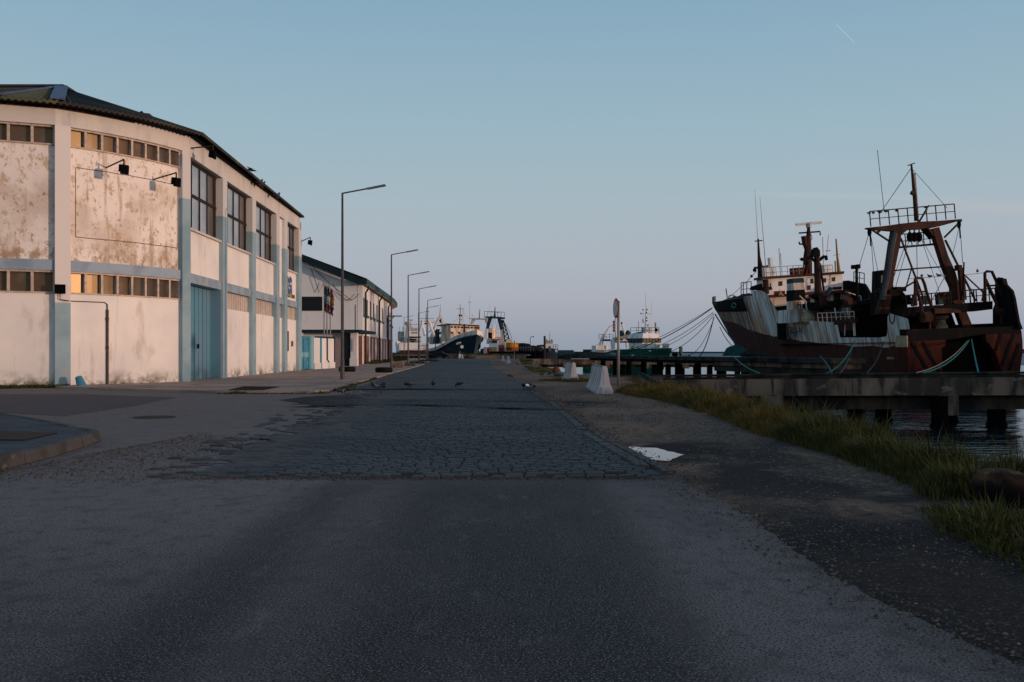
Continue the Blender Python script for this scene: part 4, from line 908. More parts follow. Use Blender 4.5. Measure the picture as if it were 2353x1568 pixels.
o = copy_tree(cb, (-9.12, 77.9, .07), R(12), label='darker concrete block behind its sunlit twin on the pavement')
# ------------------------------------------------------------------ road barriers
def barrier(L, label, loc, rz, scale=1, ribs=6, wx=.78):
    prof = [(-.305, 0), (-.305, .07), (-.17, .33), (-.09, .80), (-.06, .84), (.06, .84), (.09, .80), (.17, .33), (.305, .07), (.305, 0)]
    prof = [(x*wx, z) for x, z in prof]
    t = thing('road_barrier', label, 'barrier', (0, 0, 0), 'concrete road barriers'); b = MB()
    b.prism([V((x, 0, z)) for x, z in prof], (0, L, 0)); body = part('body', 'barrier_shaded', b, t, bevel=.012); part('end_face', 'barrier', MB().prism([V((x*1.04, -.02, z)) for x, z in prof], (0, .12, 0)), t, bevel=.012)
    b = MB(); n = ribs
    for k in range(n):                              # upright ribs down both flanks
        y = L*(k+.5)/n; w = L/n*.27
        for sgn in (-1, 1): b.prism([V((sgn*x*wx, y-w, z)) for x, z in ((.36, .0), (.36, .08), (.225, .335), (.125, .79), (.02, .80), (.02, .0))], (0, 2*w, 0))
    part('rib', 'barrier', b, t)
    b = MB().box(-.035, .035, -.03, .0, .17, .76); part('key', 'barrier', b, t, bevel=.008)
    part('foot', 'barrier', MB().box(-.10, .075, -.10, .0, .0, .22), t, bevel=.01)
    t.location = V(loc); t.rotation_euler = (0, 0, rz); t.scale = (scale,)*3; return t
bar1 = barrier(5.2, 'large pale concrete barrier standing beside the sign pole', (2.79, 30.0, .03), R(-1.3), ribs=6)
bar2 = barrier(2.6, 'pale concrete barrier between the leaning bollard and the largest barrier', (2.65, 42.7, .02), R(3), .98, 5, .70)
for loc, rz, lab in (((-.35, 108.5, .02), R(3), 'distant pale barrier nearer of the pair by the thin post'), ((-1.15, 131, .02), R(2), 'distant pale barrier farther of the pair by the thin post'),
                     ((-9.75, 196, .02), R(8), 'farthest white barrier on the road end, in front of the grey hull'), ((-10.6, 199, .02), R(-10), 'farthest white barrier holding the foot of the small round sign')):
    copy_tree(bar2, loc, rz, label=lab)
# ------------------------------------------------------------------ signs and posts
sp = gnd(1421, 891); t = thing('traffic_sign', 'round no entry sign with red rim seen edgewise on grey pole in the grass', 'road sign', sp)
part('pole', 'galv', MB().tube([sp-UP*.1, V((sp.x, sp.y, 3.12))], .05, 10), t, smooth=True)
part('pole_cap', 'black', MB().tube([V((sp.x, sp.y, 3.12)), V((sp.x, sp.y, 3.15))], .053, 10), t)
nrm = V((-.985, -.17, 0)).normalized(); cen = V((sp.x, sp.y, 2.89))+nrm*.09
disc = part('disc', 'sign_red', MB().lathe(cen, [(.355, -.012), (.365, 0), (.355, .012)], 32, nrm), t)
part('face', 'sign_white', MB().lathe(cen+nrm*.012, [(.285, 0), (.285, .004)], 32, nrm), disc)
b = MB()
for z in (2.72, 3.02): b.bar(V((sp.x, sp.y-.01, z)), cen+V((0, 0, z-2.89))-nrm*.012, .03, .04)
part('clamp', 'galv', b, t)
q = V((-nrm.y, nrm.x, 0)); pc = V((sp.x-.16, sp.y-.03, 2.02))
o = part('plate', 'sign_white', MB().bar(pc+UP*.0, pc+UP*.42, .30, .015, nrm), t); b = MB()
for k in range(4): b.bar(pc+nrm*.012+UP*(.06+k*.1)-q*.1, pc+nrm*.012+UP*(.06+k*.1)+q*.1, .006, .05)
part('lettering', 'sign_red', b, o)
sp2 = V((-10.75, 199.6, 0)); t = thing('traffic_sign', 'small round white sign on a leaning pole between the farthest barriers', 'road sign', sp2)
tp = sp2+V((.35, 0, 1.0)); part('pole', 'galv', MB().tube([sp2+UP*.3, sp2+V((.38, 0, 1.45))], .06, 6), t)
part('disc', 'sign_white', MB().lathe(at(1061.5, 797.3, 199.4), [(.33, -.015), (.33, .015)], 20, V((.2, -1, .05))), t)
p = V((.33, 137, 0)); t = thing('post', 'thin grey metal post on the far verge near the pair of barriers', 'post', p); part('shaft', 'galv', MB().tube([p-UP*.2, p+UP*2.8], .055, 6), t); part('cap', 'galv', MB().ball(p+UP*2.82, .08, 6), t)
# ------------------------------------------------------------------ mooring bollards
bc = V((3.93, 8.0, 0)); ax = V((.10, -.05, 1)).normalized()
t = thing('mooring_bollard', 'squat rusty iron mooring bollard half hidden in quay grass', 'bollard', bc, 'mooring bollards on the quay')
part('head', 'bollard', MB().lathe(bc, [(.12, .02), (.135, .06), (.19, .11), (.235, .17), (.248, .22), (.235, .27), (.20, .315), (.14, .345), (.05, .36)], 32, ax), t, smooth=True)
part('neck', 'rust_dark', MB().lathe(bc-UP*.12, [(.17, 0), (.15, .05), (.12, .15)], 20), t, smooth=True)
bc = gnd(1281, 866.5); ax = V((-.50, -.1, .86)).normalized()
t = thing('mooring_bollard', 'leaning brown iron bollard with teal rope round its foot', 'bollard', bc, 'mooring bollards on the quay')
part('shaft', 'rust_red', MB().lathe(bc-ax*.1+V((.12, 0, 0)), [(.27, 0), (.22, .12), (.20, .35), (.215, .48), (.20, .58), (.13, .66), (.03, .69)], 20, ax), t, smooth=True)
part('base', 'rust_red', MB().lathe(bc-UP*.05, [(.42, 0), (.42, .10), (.36, .12)], 20), t)
b = MB(); ring = [bc+V((.12+.33*math.cos(k*.42), .30*math.sin(k*.42), .14+.02*k*.1)) for k in range(34)]; b.tube(ring, .05, 6)
b.tube([bc+V((.35, -.2, .16)), bc+V((.7, -.3, .10)), bc+V((1.0, -.25, .03)), bc+V((.8, .1, .04))], .05, 6)
tag(b.build('mooring_rope', 'rope'), 'teal rope coiled round the foot of the leaning brown bollard', 'rope')
tag(MB().bar((4.3, 33.2, .55), (5.0, 32.6, .12), .05, .16).build('board', 'teal_dark'), 'loose teal painted board lying in the grass beside the sign pole', 'board')
b = MB().lathe((-15.55, 36.0, .02), [(.16, 0), (.17, .05), (.12, .4), (.09, .42)], 12, V((-.35, .1, .9))); tag(b.build('bucket', 'teal_gate'), 'small green plastic bucket leaning on the warehouse pilaster', 'bucket')
tag(MB().ball((-14.4, 53.6, .22), .26, 9, 1.3, 1, .8).build('stone', 'ship_dark'), 'dark round stone at the foot of the warehouse wall', 'stone')
# parked car beyond the road end
cc = at(1006, 806, 196); t = thing('parked_car', 'dark parked car beyond the road end below the white trawler', 'car', (cc.x, 196, .02)); x = cc.x
part('body', 'car', MB().prism([(x-2.0, 195.2, .35), (x-2.05, 195.2, .75), (x-1.2, 195.2, .95), (x-.6, 195.2, 1.4), (x+.8, 195.2, 1.4), (x+1.4, 195.2, 1.0), (x+2.0, 195.2, .85), (x+2.05, 195.2, .35)], (0, 1.6, 0)), t, bevel=.08)
part('window', 'window_black', MB().prism([(x-.95, 195.18, .97), (x-.52, 195.18, 1.32), (x+.72, 195.18, 1.32), (x+1.15, 195.18, 1.0)], (0, 1.64, 0)), t)
for dx in (-1.25, 1.25): part('wheel', 'rubber', MB().lathe((x+dx, 195.15, .33), [(.32, 0), (.32, .2)], 14, V((0, 1, 0))), t)
# low railing near the far pavement end
b = MB().rail([(-26+i*1.2, 190, .05) for i in range(9)], 1.0, .035); tag(b.build('railing', 'lamp'), 'low metal railing at the end of the pavement', 'railing')
# ------------------------------------------------------------------ birds
def bird(name, label, peck=False, m='bird', cat='pigeon', group='pigeons on the road'):
    pts = [(-.19, .115), (-.12, .12), (-.06, .125), (.0, .13), (.05, .145), (.085, .175), (.10, .21), (.118, .232), (.138, .228), (.165, .215)] if not peck else \
          [(-.18, .16), (-.12, .15), (-.06, .14), (.0, .13), (.05, .12), (.09, .10), (.12, .075), (.135, .05), (.148, .03), (.16, .008)]
    b = MB().tube([V((x, 0, z)) for x, z in pts], [.014, .028, .052, .066, .062, .044, .030, .030, .020, .004], 10)
    for i in range(0, 20): b.v[i].y *= 1.4
    o = b.build(name, m, org=(0, 0, 0), smooth=True); tag(o, label, cat, group)
    for sg in (-1, 1):
        part('wing', m, MB().ball((-.035, sg*.058, .138), .1, 8, 1.25, .2, .48), o, smooth=True)
        part('leg', 'letter_brown', MB().tube([(.0, sg*.025, .09), (.005, sg*.028, .0), (.03, sg*.03, .0)], .006, 4), o)
    return o
b0 = bird('pigeon', 'grey pigeon'); b1 = bird('pigeon', 'grey pigeon pecking', True); b2_ = bird('pigeon', 'pale grey pigeon', False, 'bird_pale')
PG = [(778, 906, 1, 40, 'pigeon pecking at the crumbled kerb, apart from the flock'), (802, 903.5, 1, 200, 'dark pigeon of the pair nearest the kerb weeds'), (809, 902.5, 0, 20, 'upright pigeon of the pair nearest the kerb weeds'), (859, 893, 0, 150, 'dark pigeon behind the pale one in the road cluster'),
      (867, 896.5, 2, 200, 'pale winged pigeon in the middle of the road cluster'), (874, 894.5, 0, 10, 'dark pigeon close against the pale one in the road cluster'), (882.5, 896.5, 0, 80, 'lone plump pigeon just beyond the road cluster'), (936, 890.5, 1, 60, 'pigeon pecking, first of two close together on the cobbles'),
      (945.5, 890, 2, 200, 'pale breasted pigeon, second of two close together on the cobbles'), (995, 889.5, 0, 100, 'single dark pigeon alone in the middle of the cobbled road'), (1055, 889.5, 1, 185, 'stooping pigeon on the cobbles nearest the road centre'), (1222.5, 897, 0, 230, 'large black pigeon standing by the small puddle'),
      (1217, 899.5, 2, 30, 'pale pigeon bathing at the rim of the small puddle'), (1203, 893, 1, 90, 'pigeon at the edging stones beside the small puddle'), (1246, 865.5, 0, 10, 'pigeon beside the leaning bollard on its road side'), (1264, 863, 1, 170, 'pigeon almost touching the leaning bollard'), (1173, 869, 1, 30, 'pigeon on the edging stones far along the verge'), (1189, 839, 1, 30, 'tiny pigeon on the far pale verge')]
used = set()
for u, v, k, ang, lab in PG:
    src = (b0, b1, b2_)[k]; p = gnd(u, v, .045)
    o = src if k not in used else copy_tree(src)
    used.add(k); o.location = p; o.rotation_euler = (0, 0, R(ang)); o['label'] = lab; o.scale = (.92,)*3
def perch(p, ang, lab, grp, sc_=1.1):
    o = copy_tree(b0, p, R(ang), sc_, lab); o['group'] = grp; o['category'] = 'bird'; return o
p, n = fb(.62); perch(at(335, 264.5, 40.5)-UP*.2, 190, 'bird stooping on the roof edge above the rounded corner', 'birds on the warehouse roof', 1.4)
for u, v, y, lab in ((597, 422, 52, 'bird on the roof edge, lower of the two together'), (602.5, 427, 52.6, 'bird on the roof edge, upright one of the two together'), (637, 452, 56, 'single bird sitting on the roof edge nearest its end')):
    perch(at(u, v, y)-UP*.12, 60, lab, 'birds on the warehouse roof', 1.5)
p = at(578, 391.5, 58); b = MB().tube([p+V((-.28, 0, .02)), p+V((-.12, 0, .03)), p, p+V((.16, 0, -.02)), p+V((.30, 0, -.06))], [.02, .05, .075, .05, .015], 8)
b.prism([p+V((-.1, 0, .03)), p+V((-.32, .35, .15)), p+V((-.28, .7, .08)), p+V((.12, .2, .05))], (0, 0, .02)); b.prism([p+V((-.1, 0, .03)), p+V((-.18, -.4, .14)), p+V((.08, -.75, .0)), p+V((.14, -.2, .04))], (0, 0, .02))
tag(b.build('gull', 'bird'), 'dark bird in flight just above the warehouse roof edge', 'bird')
# ------------------------------------------------------------------ near pier
def pier_pts(u, v, y): return at(u, v, y)
A0 = V((4.9, 54.2, 0)); A1 = V((37.5, 50.0, 0)); dr = (A1-A0).normalized(); bk = V((-dr.y, dr.x, 0))
def lev(t, zs): return zs[0]+(zs[1]-zs[0])*t
def pbox(mb, t0, t1, d0, d1, zl, zh):              # zl, zh: (start, end) heights along the pier
    p = [A0.lerp(A1, t)+bk*d for t, d in ((t0, d0), (t1, d0), (t1, d1), (t0, d1))]; ts = (t0, t1, t1, t0)
    return mb.hexa([V((q.x, q.y, lev(t, zl))) for q, t in zip(p, ts)]+[V((q.x, q.y, lev(t, zh))) for q, t in zip(p, ts)])
pr = thing('pier', 'dark concrete pier with beams and piles running out from the grassy bank', 'pier', (20, 53, -2.7))
T, Bm, Lo, Lw = (.02, .42), (-.23, .15), (-1.12, -.86), (-1.85, -1.62)
part('deck', 'concrete_dark', pbox(MB(), 0, 1, .1, 5, (-.5, -.2), (-.26, .12)), pr)
part('edge_beam', 'concrete', pbox(MB(), 0, 1, 0, .5, Lo, Bm), pr, bevel=.02)
b = pbox(MB(), 0, 1, -.10, .32, (-.10, .30), T); pbox(b, 0, 1, -.04, .3, (-.235, .145), (-.12, .28)); part('kerb_rail', 'algae', b, pr, bevel=.03)
part('inner_beam', 'concrete_dark', pbox(MB(), 0, 1, .6, 1.0, Lw, (-1.0, -.7)), pr)
def tof(u):
    k = (u-CX)/FP; return (k*A0.y-A0.x)/((A1-A0).x-k*(A1-A0).y)
for u0, u1 in ((1500, 1540), (1748, 1800), (2154, 2203)):
    part('bracket', 'concrete', pbox(MB(), tof(u0), tof(u1), -.06, 1.2, (-2.05, -2.0), (-1.1, -.84)), pr, bevel=.03)
for u, d in ((1980, 1.4), (2165, .3), (2312, 1.4), (1775, .4), (1600, 1.0), (2075, 4.3), (2240, 4.4), (1880, 4.4)):
    t = tof(u); p = A0.lerp(A1, t)+bk*d
    part('pile', 'black', MB().tube([V((p.x, p.y, z)) for z in (-6, -2.75, -2.72, -2.5, -2.48, -1.0)], [.47, .47, .53, .53, .46, .46], 12), pr)
part('side_panel', 'concrete', MB().prism([A0+V((-.2, -.15, -.05)), A0+V((3.2, -.55, -.02)), A0+V((3.2, -.55, -.6)), A0+V((-.2, -.15, -.6))], (0, .4, 0)), pr)
# ------------------------------------------------------------------ long far pier and cross pier
B0 = V((2.8, 168, 0)); B1 = V((46, 168, 0))
def xpier(name, label, P0, P1, z0, z1, depth, piles, back, loc, mat='concrete'):
    t = thing(name, label, 'pier', loc); d = (P1-P0).normalized(); n = V((-d.y, d.x, 0))*back; L = (P1-P0).length
    b = MB().bar(P0+n*depth/2+UP*((z0+z1)/2), P1+n*depth/2+UP*((z0+z1)/2), depth, z1-z0); part('edge_beam', mat, b, t)
    return t, d, n, L
t, d, n, L = xpier('pier', 'far straight concrete pier on many dark piles across the water', B0, B1, -.82, .10, 6, 0, 1, (24, 168, -2.7))
part('lower_beam', 'concrete_dark', MB().bar(B0+V((0, .6, -1.05)), B1+V((0, .6, -1.05)), .6, .5), t)
for x in (9.2, 15.9, 22.6, 29.3): part('bracket', 'concrete', MB().box(x-.55, x+.55, 167.8, 169.6, -1.5, -.5), t)
x = 5.5; k = 0
while x < 44:
    part('pile', 'black', MB().box(x-.42, x+.42, 168.3, 169.1, -6, -.8), t); x += (1.0 if 18 < x < 19 else 2.35 if x > 21 else 4.4); k += 1
part('plank', 'sign_white', MB().hexa([V((4.9+5.0, 166.8, .1)), V((13.0, 166.8, .1)), V((13.2, 167.8, .1)), V((10.9, 167.8, .1)), V((9.9, 166.8, .18)), V((13.0, 166.8, .18)), V((13.2, 167.8, .18)), V((10.9, 167.8, .18))]), t)
D0 = V((26.6, 83, 0)); D1 = V((11.5, 158, 0)); dd = (D1-D0).normalized(); nn = V((dd.y, -dd.x, 0))
jt = thing('jetty', 'dark timber faced jetty end the bow ropes of the rusty trawler run to', 'jetty', (20, 110, -2.7))
b = MB().bar(D0+nn*1.6+UP*.53, D1+nn*1.6+UP*.53, 3.2, .46); part('deck', 'algae', b, jt, bevel=.05)
b = MB().bar(D0+nn*1.7+dd*.4+UP*.15, D0+nn*1.7+dd*26+UP*.15, 2.6, .62); part('edge_beam', 'concrete', b, jt, bevel=.05)
part('lower_beam', 'concrete_dark', MB().bar(D0+nn*1.7+dd*.4-UP*.45, D0+nn*1.7+dd*26-UP*.45, 2.2, .6).bar(D0+nn*1.7+dd*26+UP*.2, D1+nn*1.7+UP*.2, 1.8, .5), jt)
for k in range(12):
    p = D0+dd*(1.2+k*6.4)+nn*1.6; part('pile', 'black', MB().tube([V((p.x, p.y, -6)), V((p.x, p.y, .4))], .4, 9), jt)
# things lying on the piers
def heap(name, c, rx, ry, h, m, label, cat, seed=0, kind=None, group=None):
    b = MB(); rows = []
    for i in range(13):
        a = math.pi/2*i/12; row = []
        for j in range(33):
            th = 2*math.pi*j/32; r = math.cos(a)*(1+.16*nz(math.cos(th)*2, math.sin(th)*2, 1, seed+i*.15)); z = math.sin(a)*h*(1+.22*nz(math.cos(th)*2+i, math.sin(th)*2, 1.3, seed))
            row.append(V((c[0]+rx*r*math.cos(th), c[1]+ry*r*math.sin(th), c[2]+z+.04*nz(j, i, 1.7, seed))))
        rows.append(row)
    b.grid(rows); return tag(b.build(name, m), label, cat, group)
p = at(1690, 817, 98); heap('fishing_net', (p.x, p.y, .9), 1.3, 1.3, 1.0, 'net', 'mound of dark teal fishing net piled on the jetty under the rusty bow', 'fishing net', 3)
p = at(1728, 812, 93); heap('fishing_net', (p.x, p.y, .9), 1.2, .9, .5, 'net_dark', 'flat dark heap of net and rope beside the teal net mound', 'fishing net', 8)
p = at(1340, 812, 171); heap('fishing_net', (p.x+1, p.y, .1), 5.2, 2, 1.15, 'net_dark', 'long black heap of nets on the far pier below the green trawler stern', 'fishing net', 14)
p = at(1405, 812, 170); heap('fishing_net', (p.x-1, p.y, .1), 2.6, 1.5, .7, 'net', 'small blue green net heap on the far pier beside the black one', 'fishing net', 19)
p = at(1563.5, 818, 111); t = thing('mooring_post', 'rusty square mooring post standing on the jetty', 'post', (p.x, p.y, .9)); q = V((p.x, p.y, .9))
part('shaft', 'rust_dark', MB().box(q.x-.14, q.x+.10, q.y-.14, q.y+.1, .85, 1.9), t, bevel=.02); part('panel', 'cream', MB().box(q.x-.02, q.x+.2, q.y-.2, q.y-.14, 1.15, 1.88), t)
p = at(1551, 816, 113); tag(MB().ball((p.x, p.y, 1.0), .3, 8, 1.3, 1, .7).build('dark_bollard', 'black'), 'squat black bollard on the jetty beside the rusty post', 'bollard')
p = at(1299, 810, 171); t = thing('fuel_tank', 'dark horizontal fuel tank on a frame on the far pier', 'tank', (p.x, p.y, .1))
part('barrel', 'teal_dark', MB().lathe((p.x-1.3, p.y, .95), [(.5, 0), (.68, .18), (.68, 2.6), (.64, 2.75), (.3, 2.8)], 14, V((1, 0, 0))), t); b = MB()
for dx in (-1, .2, 1.2): b.bar((p.x+dx, p.y-.4, .1), (p.x+dx, p.y+.4, .1), .1, .6)
part('stand', 'black', b.box(p.x-1.4, p.x+1.6, p.y-.3, p.y+.3, .12, .35), t); part('rail', 'lamp', MB().rail([(p.x-2.6+i*.4, p.y, .1) for i in range(3)], 1.1, .05), t)
# quay where the trawlers lie
qk = thing('stone_quay', 'low stone quay wall closing the road end below the trawlers', 'quay', (-10, 205, -2.7))
part('wall', 'concrete', MB().prism([(-120, 205, .0), (-120, 212, 0), (2.8, 206, 0), (2.8, 200.0, 0), (-14, 201.5, 0)], UP*.85), qk)
part('coping', 'concrete_dark', MB().prism([(-120, 204.9, .85), (-120, 212, .85), (3.2, 206, .85), (3.2, 199.8, .85), (-14, 201.3, .85)], UP*.15), qk)
part('timber_block', 'block', MB().box(-7.2, -1.2, 198.7, 199.7, .0, .62), qk)
part('concrete_step', 'algae', MB().box(-40, -15.2, 199.0, 201, .0, .5), qk)
# ------------------------------------------------------------------ big rusty stern trawler
def plS(f, s, pts, th): return MB().prism([f.on_s(u, v, s) for u, v in pts], f.d*th)
def plT(f, t, pts, th): return MB().prism([f.on_t(u, v, t) for u, v in pts], f.r*th)
def rect(u0, v0, u1, v1, sl=0): return [(u0, v0), (u1, v0+sl*(u1-u0)), (u1, v1+sl*(u1-u0)), (u0, v1)]
def fillet(name, f, m, parent, s, pts, th, **k): return part(name, m, plS(f, s, pts, th), parent, **k)
F5 = Frame((39, 86.2, -2.7), math.atan2(-.213, .977), R(5.5)); L5 = 50.5
T5 = thing('stern_trawler', 'large rusting stern trawler with streaked white and red hull listing at its moorings', 'ship', F5.C)
b5 = lambda s: 5.5 if s < 24 else 5.5*max(0, 1-((s-24)/26.5)**2.1)
TOP = [(-.9, 7.35), (-.4, 7.44), (1.63, 7.9), (2.0, 7.6), (2.45, 6.2), (2.7, 5.87), (3.8, 5.79), (10.4, 5.89), (10.45, 7.34), (13.3, 7.53), (19.1, 7.88), (20.5, 8.05), (21.7, 8.32), (22.2, 8.9), (22.75, 9.74), (23.3, 10.74), (24.06, 11.08), (27.2, 11.5), (27.25, 10.85), (29.7, 10.96), (29.8, 10.72), (36, 10.9), (44, 10.5), (50.5, 10.7)]
BND = [(-1, 4.92), (4, 4.95), (10.8, 5.14), (15.8, 5.47), (20.5, 5.79), (24.5, 6.14), (27.6, 6.56), (32, 7.05), (36.4, 7.83), (44, 8.3), (50.5, 8.9)]
ST = [(-.9, 6.1), (8, 6.1), (12, 6.3), (20, 7.3), (22, 8.6), (24, 10), (30, 10.4), (50.5, 10.6)]
ss = sorted(set([x for x, _ in TOP]+[-.9+i*1.5 for i in range(36)]+[48.5, 49.3, 49.9, 50.3, 50.5])); ss = [s for s in ss if s <= 50.5]
hp = lambda lo, hi, sides, rows=5, bd=b5: hull_part(F5, ss, bd, 50.5, 11, .62, 10.5, lo, hi, sides, rows)
wob = lambda s: .18*nz(s, 0, .9, 4)+.10*nz(s, 5, 3, 2)
part('hull', 'hull_rust', hp(lambda s: -1.2, lambda s: interp(BND, s)+wob(s), (-1, 1), 9), T5, smooth=True)
part('hull_plating', 'hull_white', hp(lambda s: interp(BND, s)+wob(s), lambda s: interp(TOP, s), (-1,), 6), T5)
part('starboard_plating', 'ship_dark', hp(lambda s: interp(BND, s)+wob(s), lambda s: max(interp(BND, s)+.3, interp(ST, s)), (1,), 3), T5)
dk = lambda h, s0, s1, m, e=0: MB().grid([[F5.w(s, -b5(s)*.97, h(s)), F5.w(s, b5(s)*.97, h(s))] for s in [s0+(s1-s0)*i/14 for i in range(15)]])
part('deck', 'ship_dark', dk(lambda s: 5.35, -.8, 23, 0), T5); part('forecastle_deck', 'ship_dark', dk(lambda s: 9.5, 22.5, 50, 0), T5)
fs_ = [29.9+i*.7 for i in range(34)]
part('rail_band', 'ship_dark', hull_part(F5, [s for s in fs_ if s < 50.5]+[50.5], lambda s: b5(s)+.04, 50.5, 11, .62, 10.5, lambda s: 9.15+.02*(s-30), lambda s: 10.75, (-1, 1), 2), T5)
part('hawse_ring', 'rope', MB().tube([F5.w(33+.6*math.cos(a*.6), -b5(33)-.12, 10+.25*math.sin(a*.6)) for a in range(12)], .09, 5), T5)
# plates and fender on the port side
part('fender', 'black', plT(F5, -5.58, [(1785, 741), (1801, 738.5), (1803, 781), (1786, 779)], .2), T5)
part('stern_plate', 'cream', plT(F5, -5.54, [(2058, 772), (2083.5, 772), (2084, 798), (2057, 798)], .1), T5)
b = MB().text('800-N', F5.on_t(1816, 767, -5.56), -F5.d, F5.u, 1.0).text('DJP', F5.on_t(1816.5, 778, -5.56), -F5.d, F5.u, 1.0)
part('lettering', 'teal_dark', b, T5)
b = MB()
for k in range(4): b.bar(F5.on_t(2040+k*4, 821, -5.42), F5.on_t(2040.5+k*4, 826, -5.42), .08, .16, F5.r)
part('draught_marks', 'cream', b, T5)
# transom, ramp and stern bulwark
part('stern_band', 'ship_dark', plS(F5, -.95, [(2083, 757), (2345, 750), (2348, 766.5), (2264, 768), (2174, 781), (2085, 785)], 1.0), T5)
part('stern_panel', 'hull_red', plS(F5, -.9, [(2084.8, 784), (2173.8, 780.6), (2173, 794.4), (2164, 799.3), (2167, 905), (2088, 930)], .8), T5)
part('stern_panel', 'hull_red', plS(F5, -.9, [(2264.4, 767.2), (2347.7, 765.6), (2349.8, 784.5), (2350.2, 809), (2346.8, 830), (2340, 900), (2318, 900), (2287.5, 809), (2266, 783)], .8), T5)
for pts in (((2095, 786), (2130, 850)), ((2120, 786), (2165, 868)), ((2300, 768), (2288, 806)), ((2330, 768), (2302, 840)), ((2342, 790), (2320, 850))):
    part('strake', 'ship_dark', MB().bar(F5.on_s(*pts[0], -.93), F5.on_s(*pts[1], -.93), .06, .28, F5.r), T5)
part('stern_ramp', 'black', plS(F5, .3, [(2155, 768), (2300, 762), (2335, 930), (2150, 930)], .5), T5)
part('stern_bulwark', 'ship_dark', plT(F5, 5.25, [(2281, 760), (2281, 712), (2289, 690), (2290, 645), (2295, 641), (2307, 641), (2310.5, 655), (2324, 669), (2329, 686), (2334, 715), (2338.6, 740), (2345, 757)], .25), T5)
part('bulwark_frame', 'ship_rust', MB().tube([F5.on_t(u, v, 5.1) for u, v in ((2289, 690), (2290, 642), (2295, 640), (2304, 641), (2309, 655))], .12, 6), T5)
# deckhouse
hA = part('deckhouse', 'ship_rusty_white', plS(F5, 24.8, [(1765, 682), (1968, 668), (1968, 714), (1765, 736)], 2.2), T5)
up_ = part('bridge', 'ship_white', plS(F5, 25, [(1752.7, 640.3), (1935.9, 628.6), (1937, 664), (1752.7, 681)], 1.5), T5)
part('roof', 'ship_rust', plS(F5, 24.5, [(1752, 636.4), (1940, 623.4), (1940, 629.3), (1750, 642)], 2.0), up_)
part('ledge', 'ship_maroon', plS(F5, 23.6, [(1768, 678), (1990, 662), (1990, 668.5), (1768, 684.5)], 1.6), hA)
def pane(par, m, u0, v0, u1, v1, s): return part('window', m, plS(F5, s-.06, [(u0, v0), (u1, v0-.06*(u1-u0)), (u1, v1-.06*(u1-u0)), (u0, v1)], .1), par)
for q in ((1790, 647, 1798, 657.5), (1863.5, 640.5, 1869.5, 652), (1890.5, 639.5, 1898.5, 650), (1912.5, 637.5, 1919.5, 647), (1770.5, 651, 1772, 659), (1856, 656, 1863, 667)): pane(up_, 'window_black', *q, 25)
for q in ((1916, 675.5, 1931.5, 697), (1853, 685.5, 1862, 698)): pane(hA, 'window_black', *q, 24.8)
for q in ((1781, 669.5, 1804, 678), (1914, 660, 1934.5, 667)): part('name_board', 'ship_maroon', plS(F5, 24.9, [(q[0], q[1]), (q[2], q[1]-1.2), (q[2], q[3]-1.2), (q[0], q[3])], .1), up_)
for u, v in ((1793.5, 674.5), (1940.8, 729)):
    part('tripod_hook', 'cream', MB().tube([F5.on_s(u, v-7, 23.4), F5.on_s(u, v, 23.4)], .09, 5).tube([F5.on_s(u-3.5, v+4, 23.4), F5.on_s(u, v, 23.4), F5.on_s(u+6, v+5, 23.4)], .09, 5), T5)
part('house_side', 'ship_rust', plT(F5, -5.2, [(1752, 643), (1762, 642), (1764, 676), (1755, 678)], .2), T5)
part('bridge_wing', 'ship_dark', plT(F5, -5.35, [(1722, 667), (1725, 659), (1747, 652), (1752, 668)], 1.2), T5)
part('wing_bulwark', 'ship_dark', plT(F5, 5.2, [(1935, 646), (1945, 645), (1962, 649), (1985, 653), (1990, 660), (2008, 692), (2018, 706), (1940, 712)], .25), T5)
part('wing_rail', 'dark_brown', MB().rail([F5.on_t(u, v, 5.0) for u, v in ((1962, 650), (1975, 651.5), (1986, 654))], 1.2, .05), T5)
part('house_rail', 'galv', MB().rail([F5.on_s(1758+i*13.2, 639.5-i*.86, 24.6) for i in range(8)], 1.15, .035, up=F5.u), T5)
part('house_rail', 'galv', MB().rail([F5.on_s(1878+i*12, 631.5-i*.9, 24.7) for i in range(4)], .95, .035, up=F5.u), T5)
for (u, v, w_, h_) in ((1767, 637, 1.2, 1.1), (1773, 632, .35, 1.9), (1899, 624.5, .9, .8), (1836, 634, 1.9, .9)):
    p = F5.on_s(u, v, 25.5); part('roof_locker', 'ship_maroon' if u == 1836 else 'ship_white', MB().bar(p, p+F5.u*h_, w_, .6, F5.d), T5)
# funnel
fn = None
for (v0, v1, m, e_) in ((640, 651, 'teal_dark', .3), (651, 667, 'ship_rusty_white', 0), (667, 691.5, 'ship_dark', 1), (691.5, 738, 'ship_rusty_white', 0)):
    o = plS(F5, 17.2, [(1822-e_*.5, v0), (1846+e_*2+(v0-640)*.05, v0-1.5), (1847.5+e_*2+(v1-640)*.05, v1-1.5), (1822-e_*.5, v1)], 1.3+.05*e_)
    fn = part('funnel', m, o, T5) if fn is None else (part('funnel_band', m, o, fn) and fn)
part('ladder', 'dark_brown', MB().tube([F5.on_s(1833, 694, 17.1), F5.on_s(1834, 712, 17.1)], .04, 4).tube([F5.on_s(1839, 693, 17.1), F5.on_s(1840, 711, 17.1)], .04, 4).tube([F5.on_s(1833, 700, 17.1), F5.on_s(1840, 699.5, 17.1)], .04, 4), fn)
part('engine_casing', 'hull_white', plS(F5, 16.8, [(1814, 712), (1850, 709), (1885, 718), (1886, 738), (1814, 742)], 2.5), T5)
p = F5.on_s(1858, 733, 16.4); part('liferaft', 'cream', MB().ball(p, .75, 12, 1, 1.2, .9), T5)
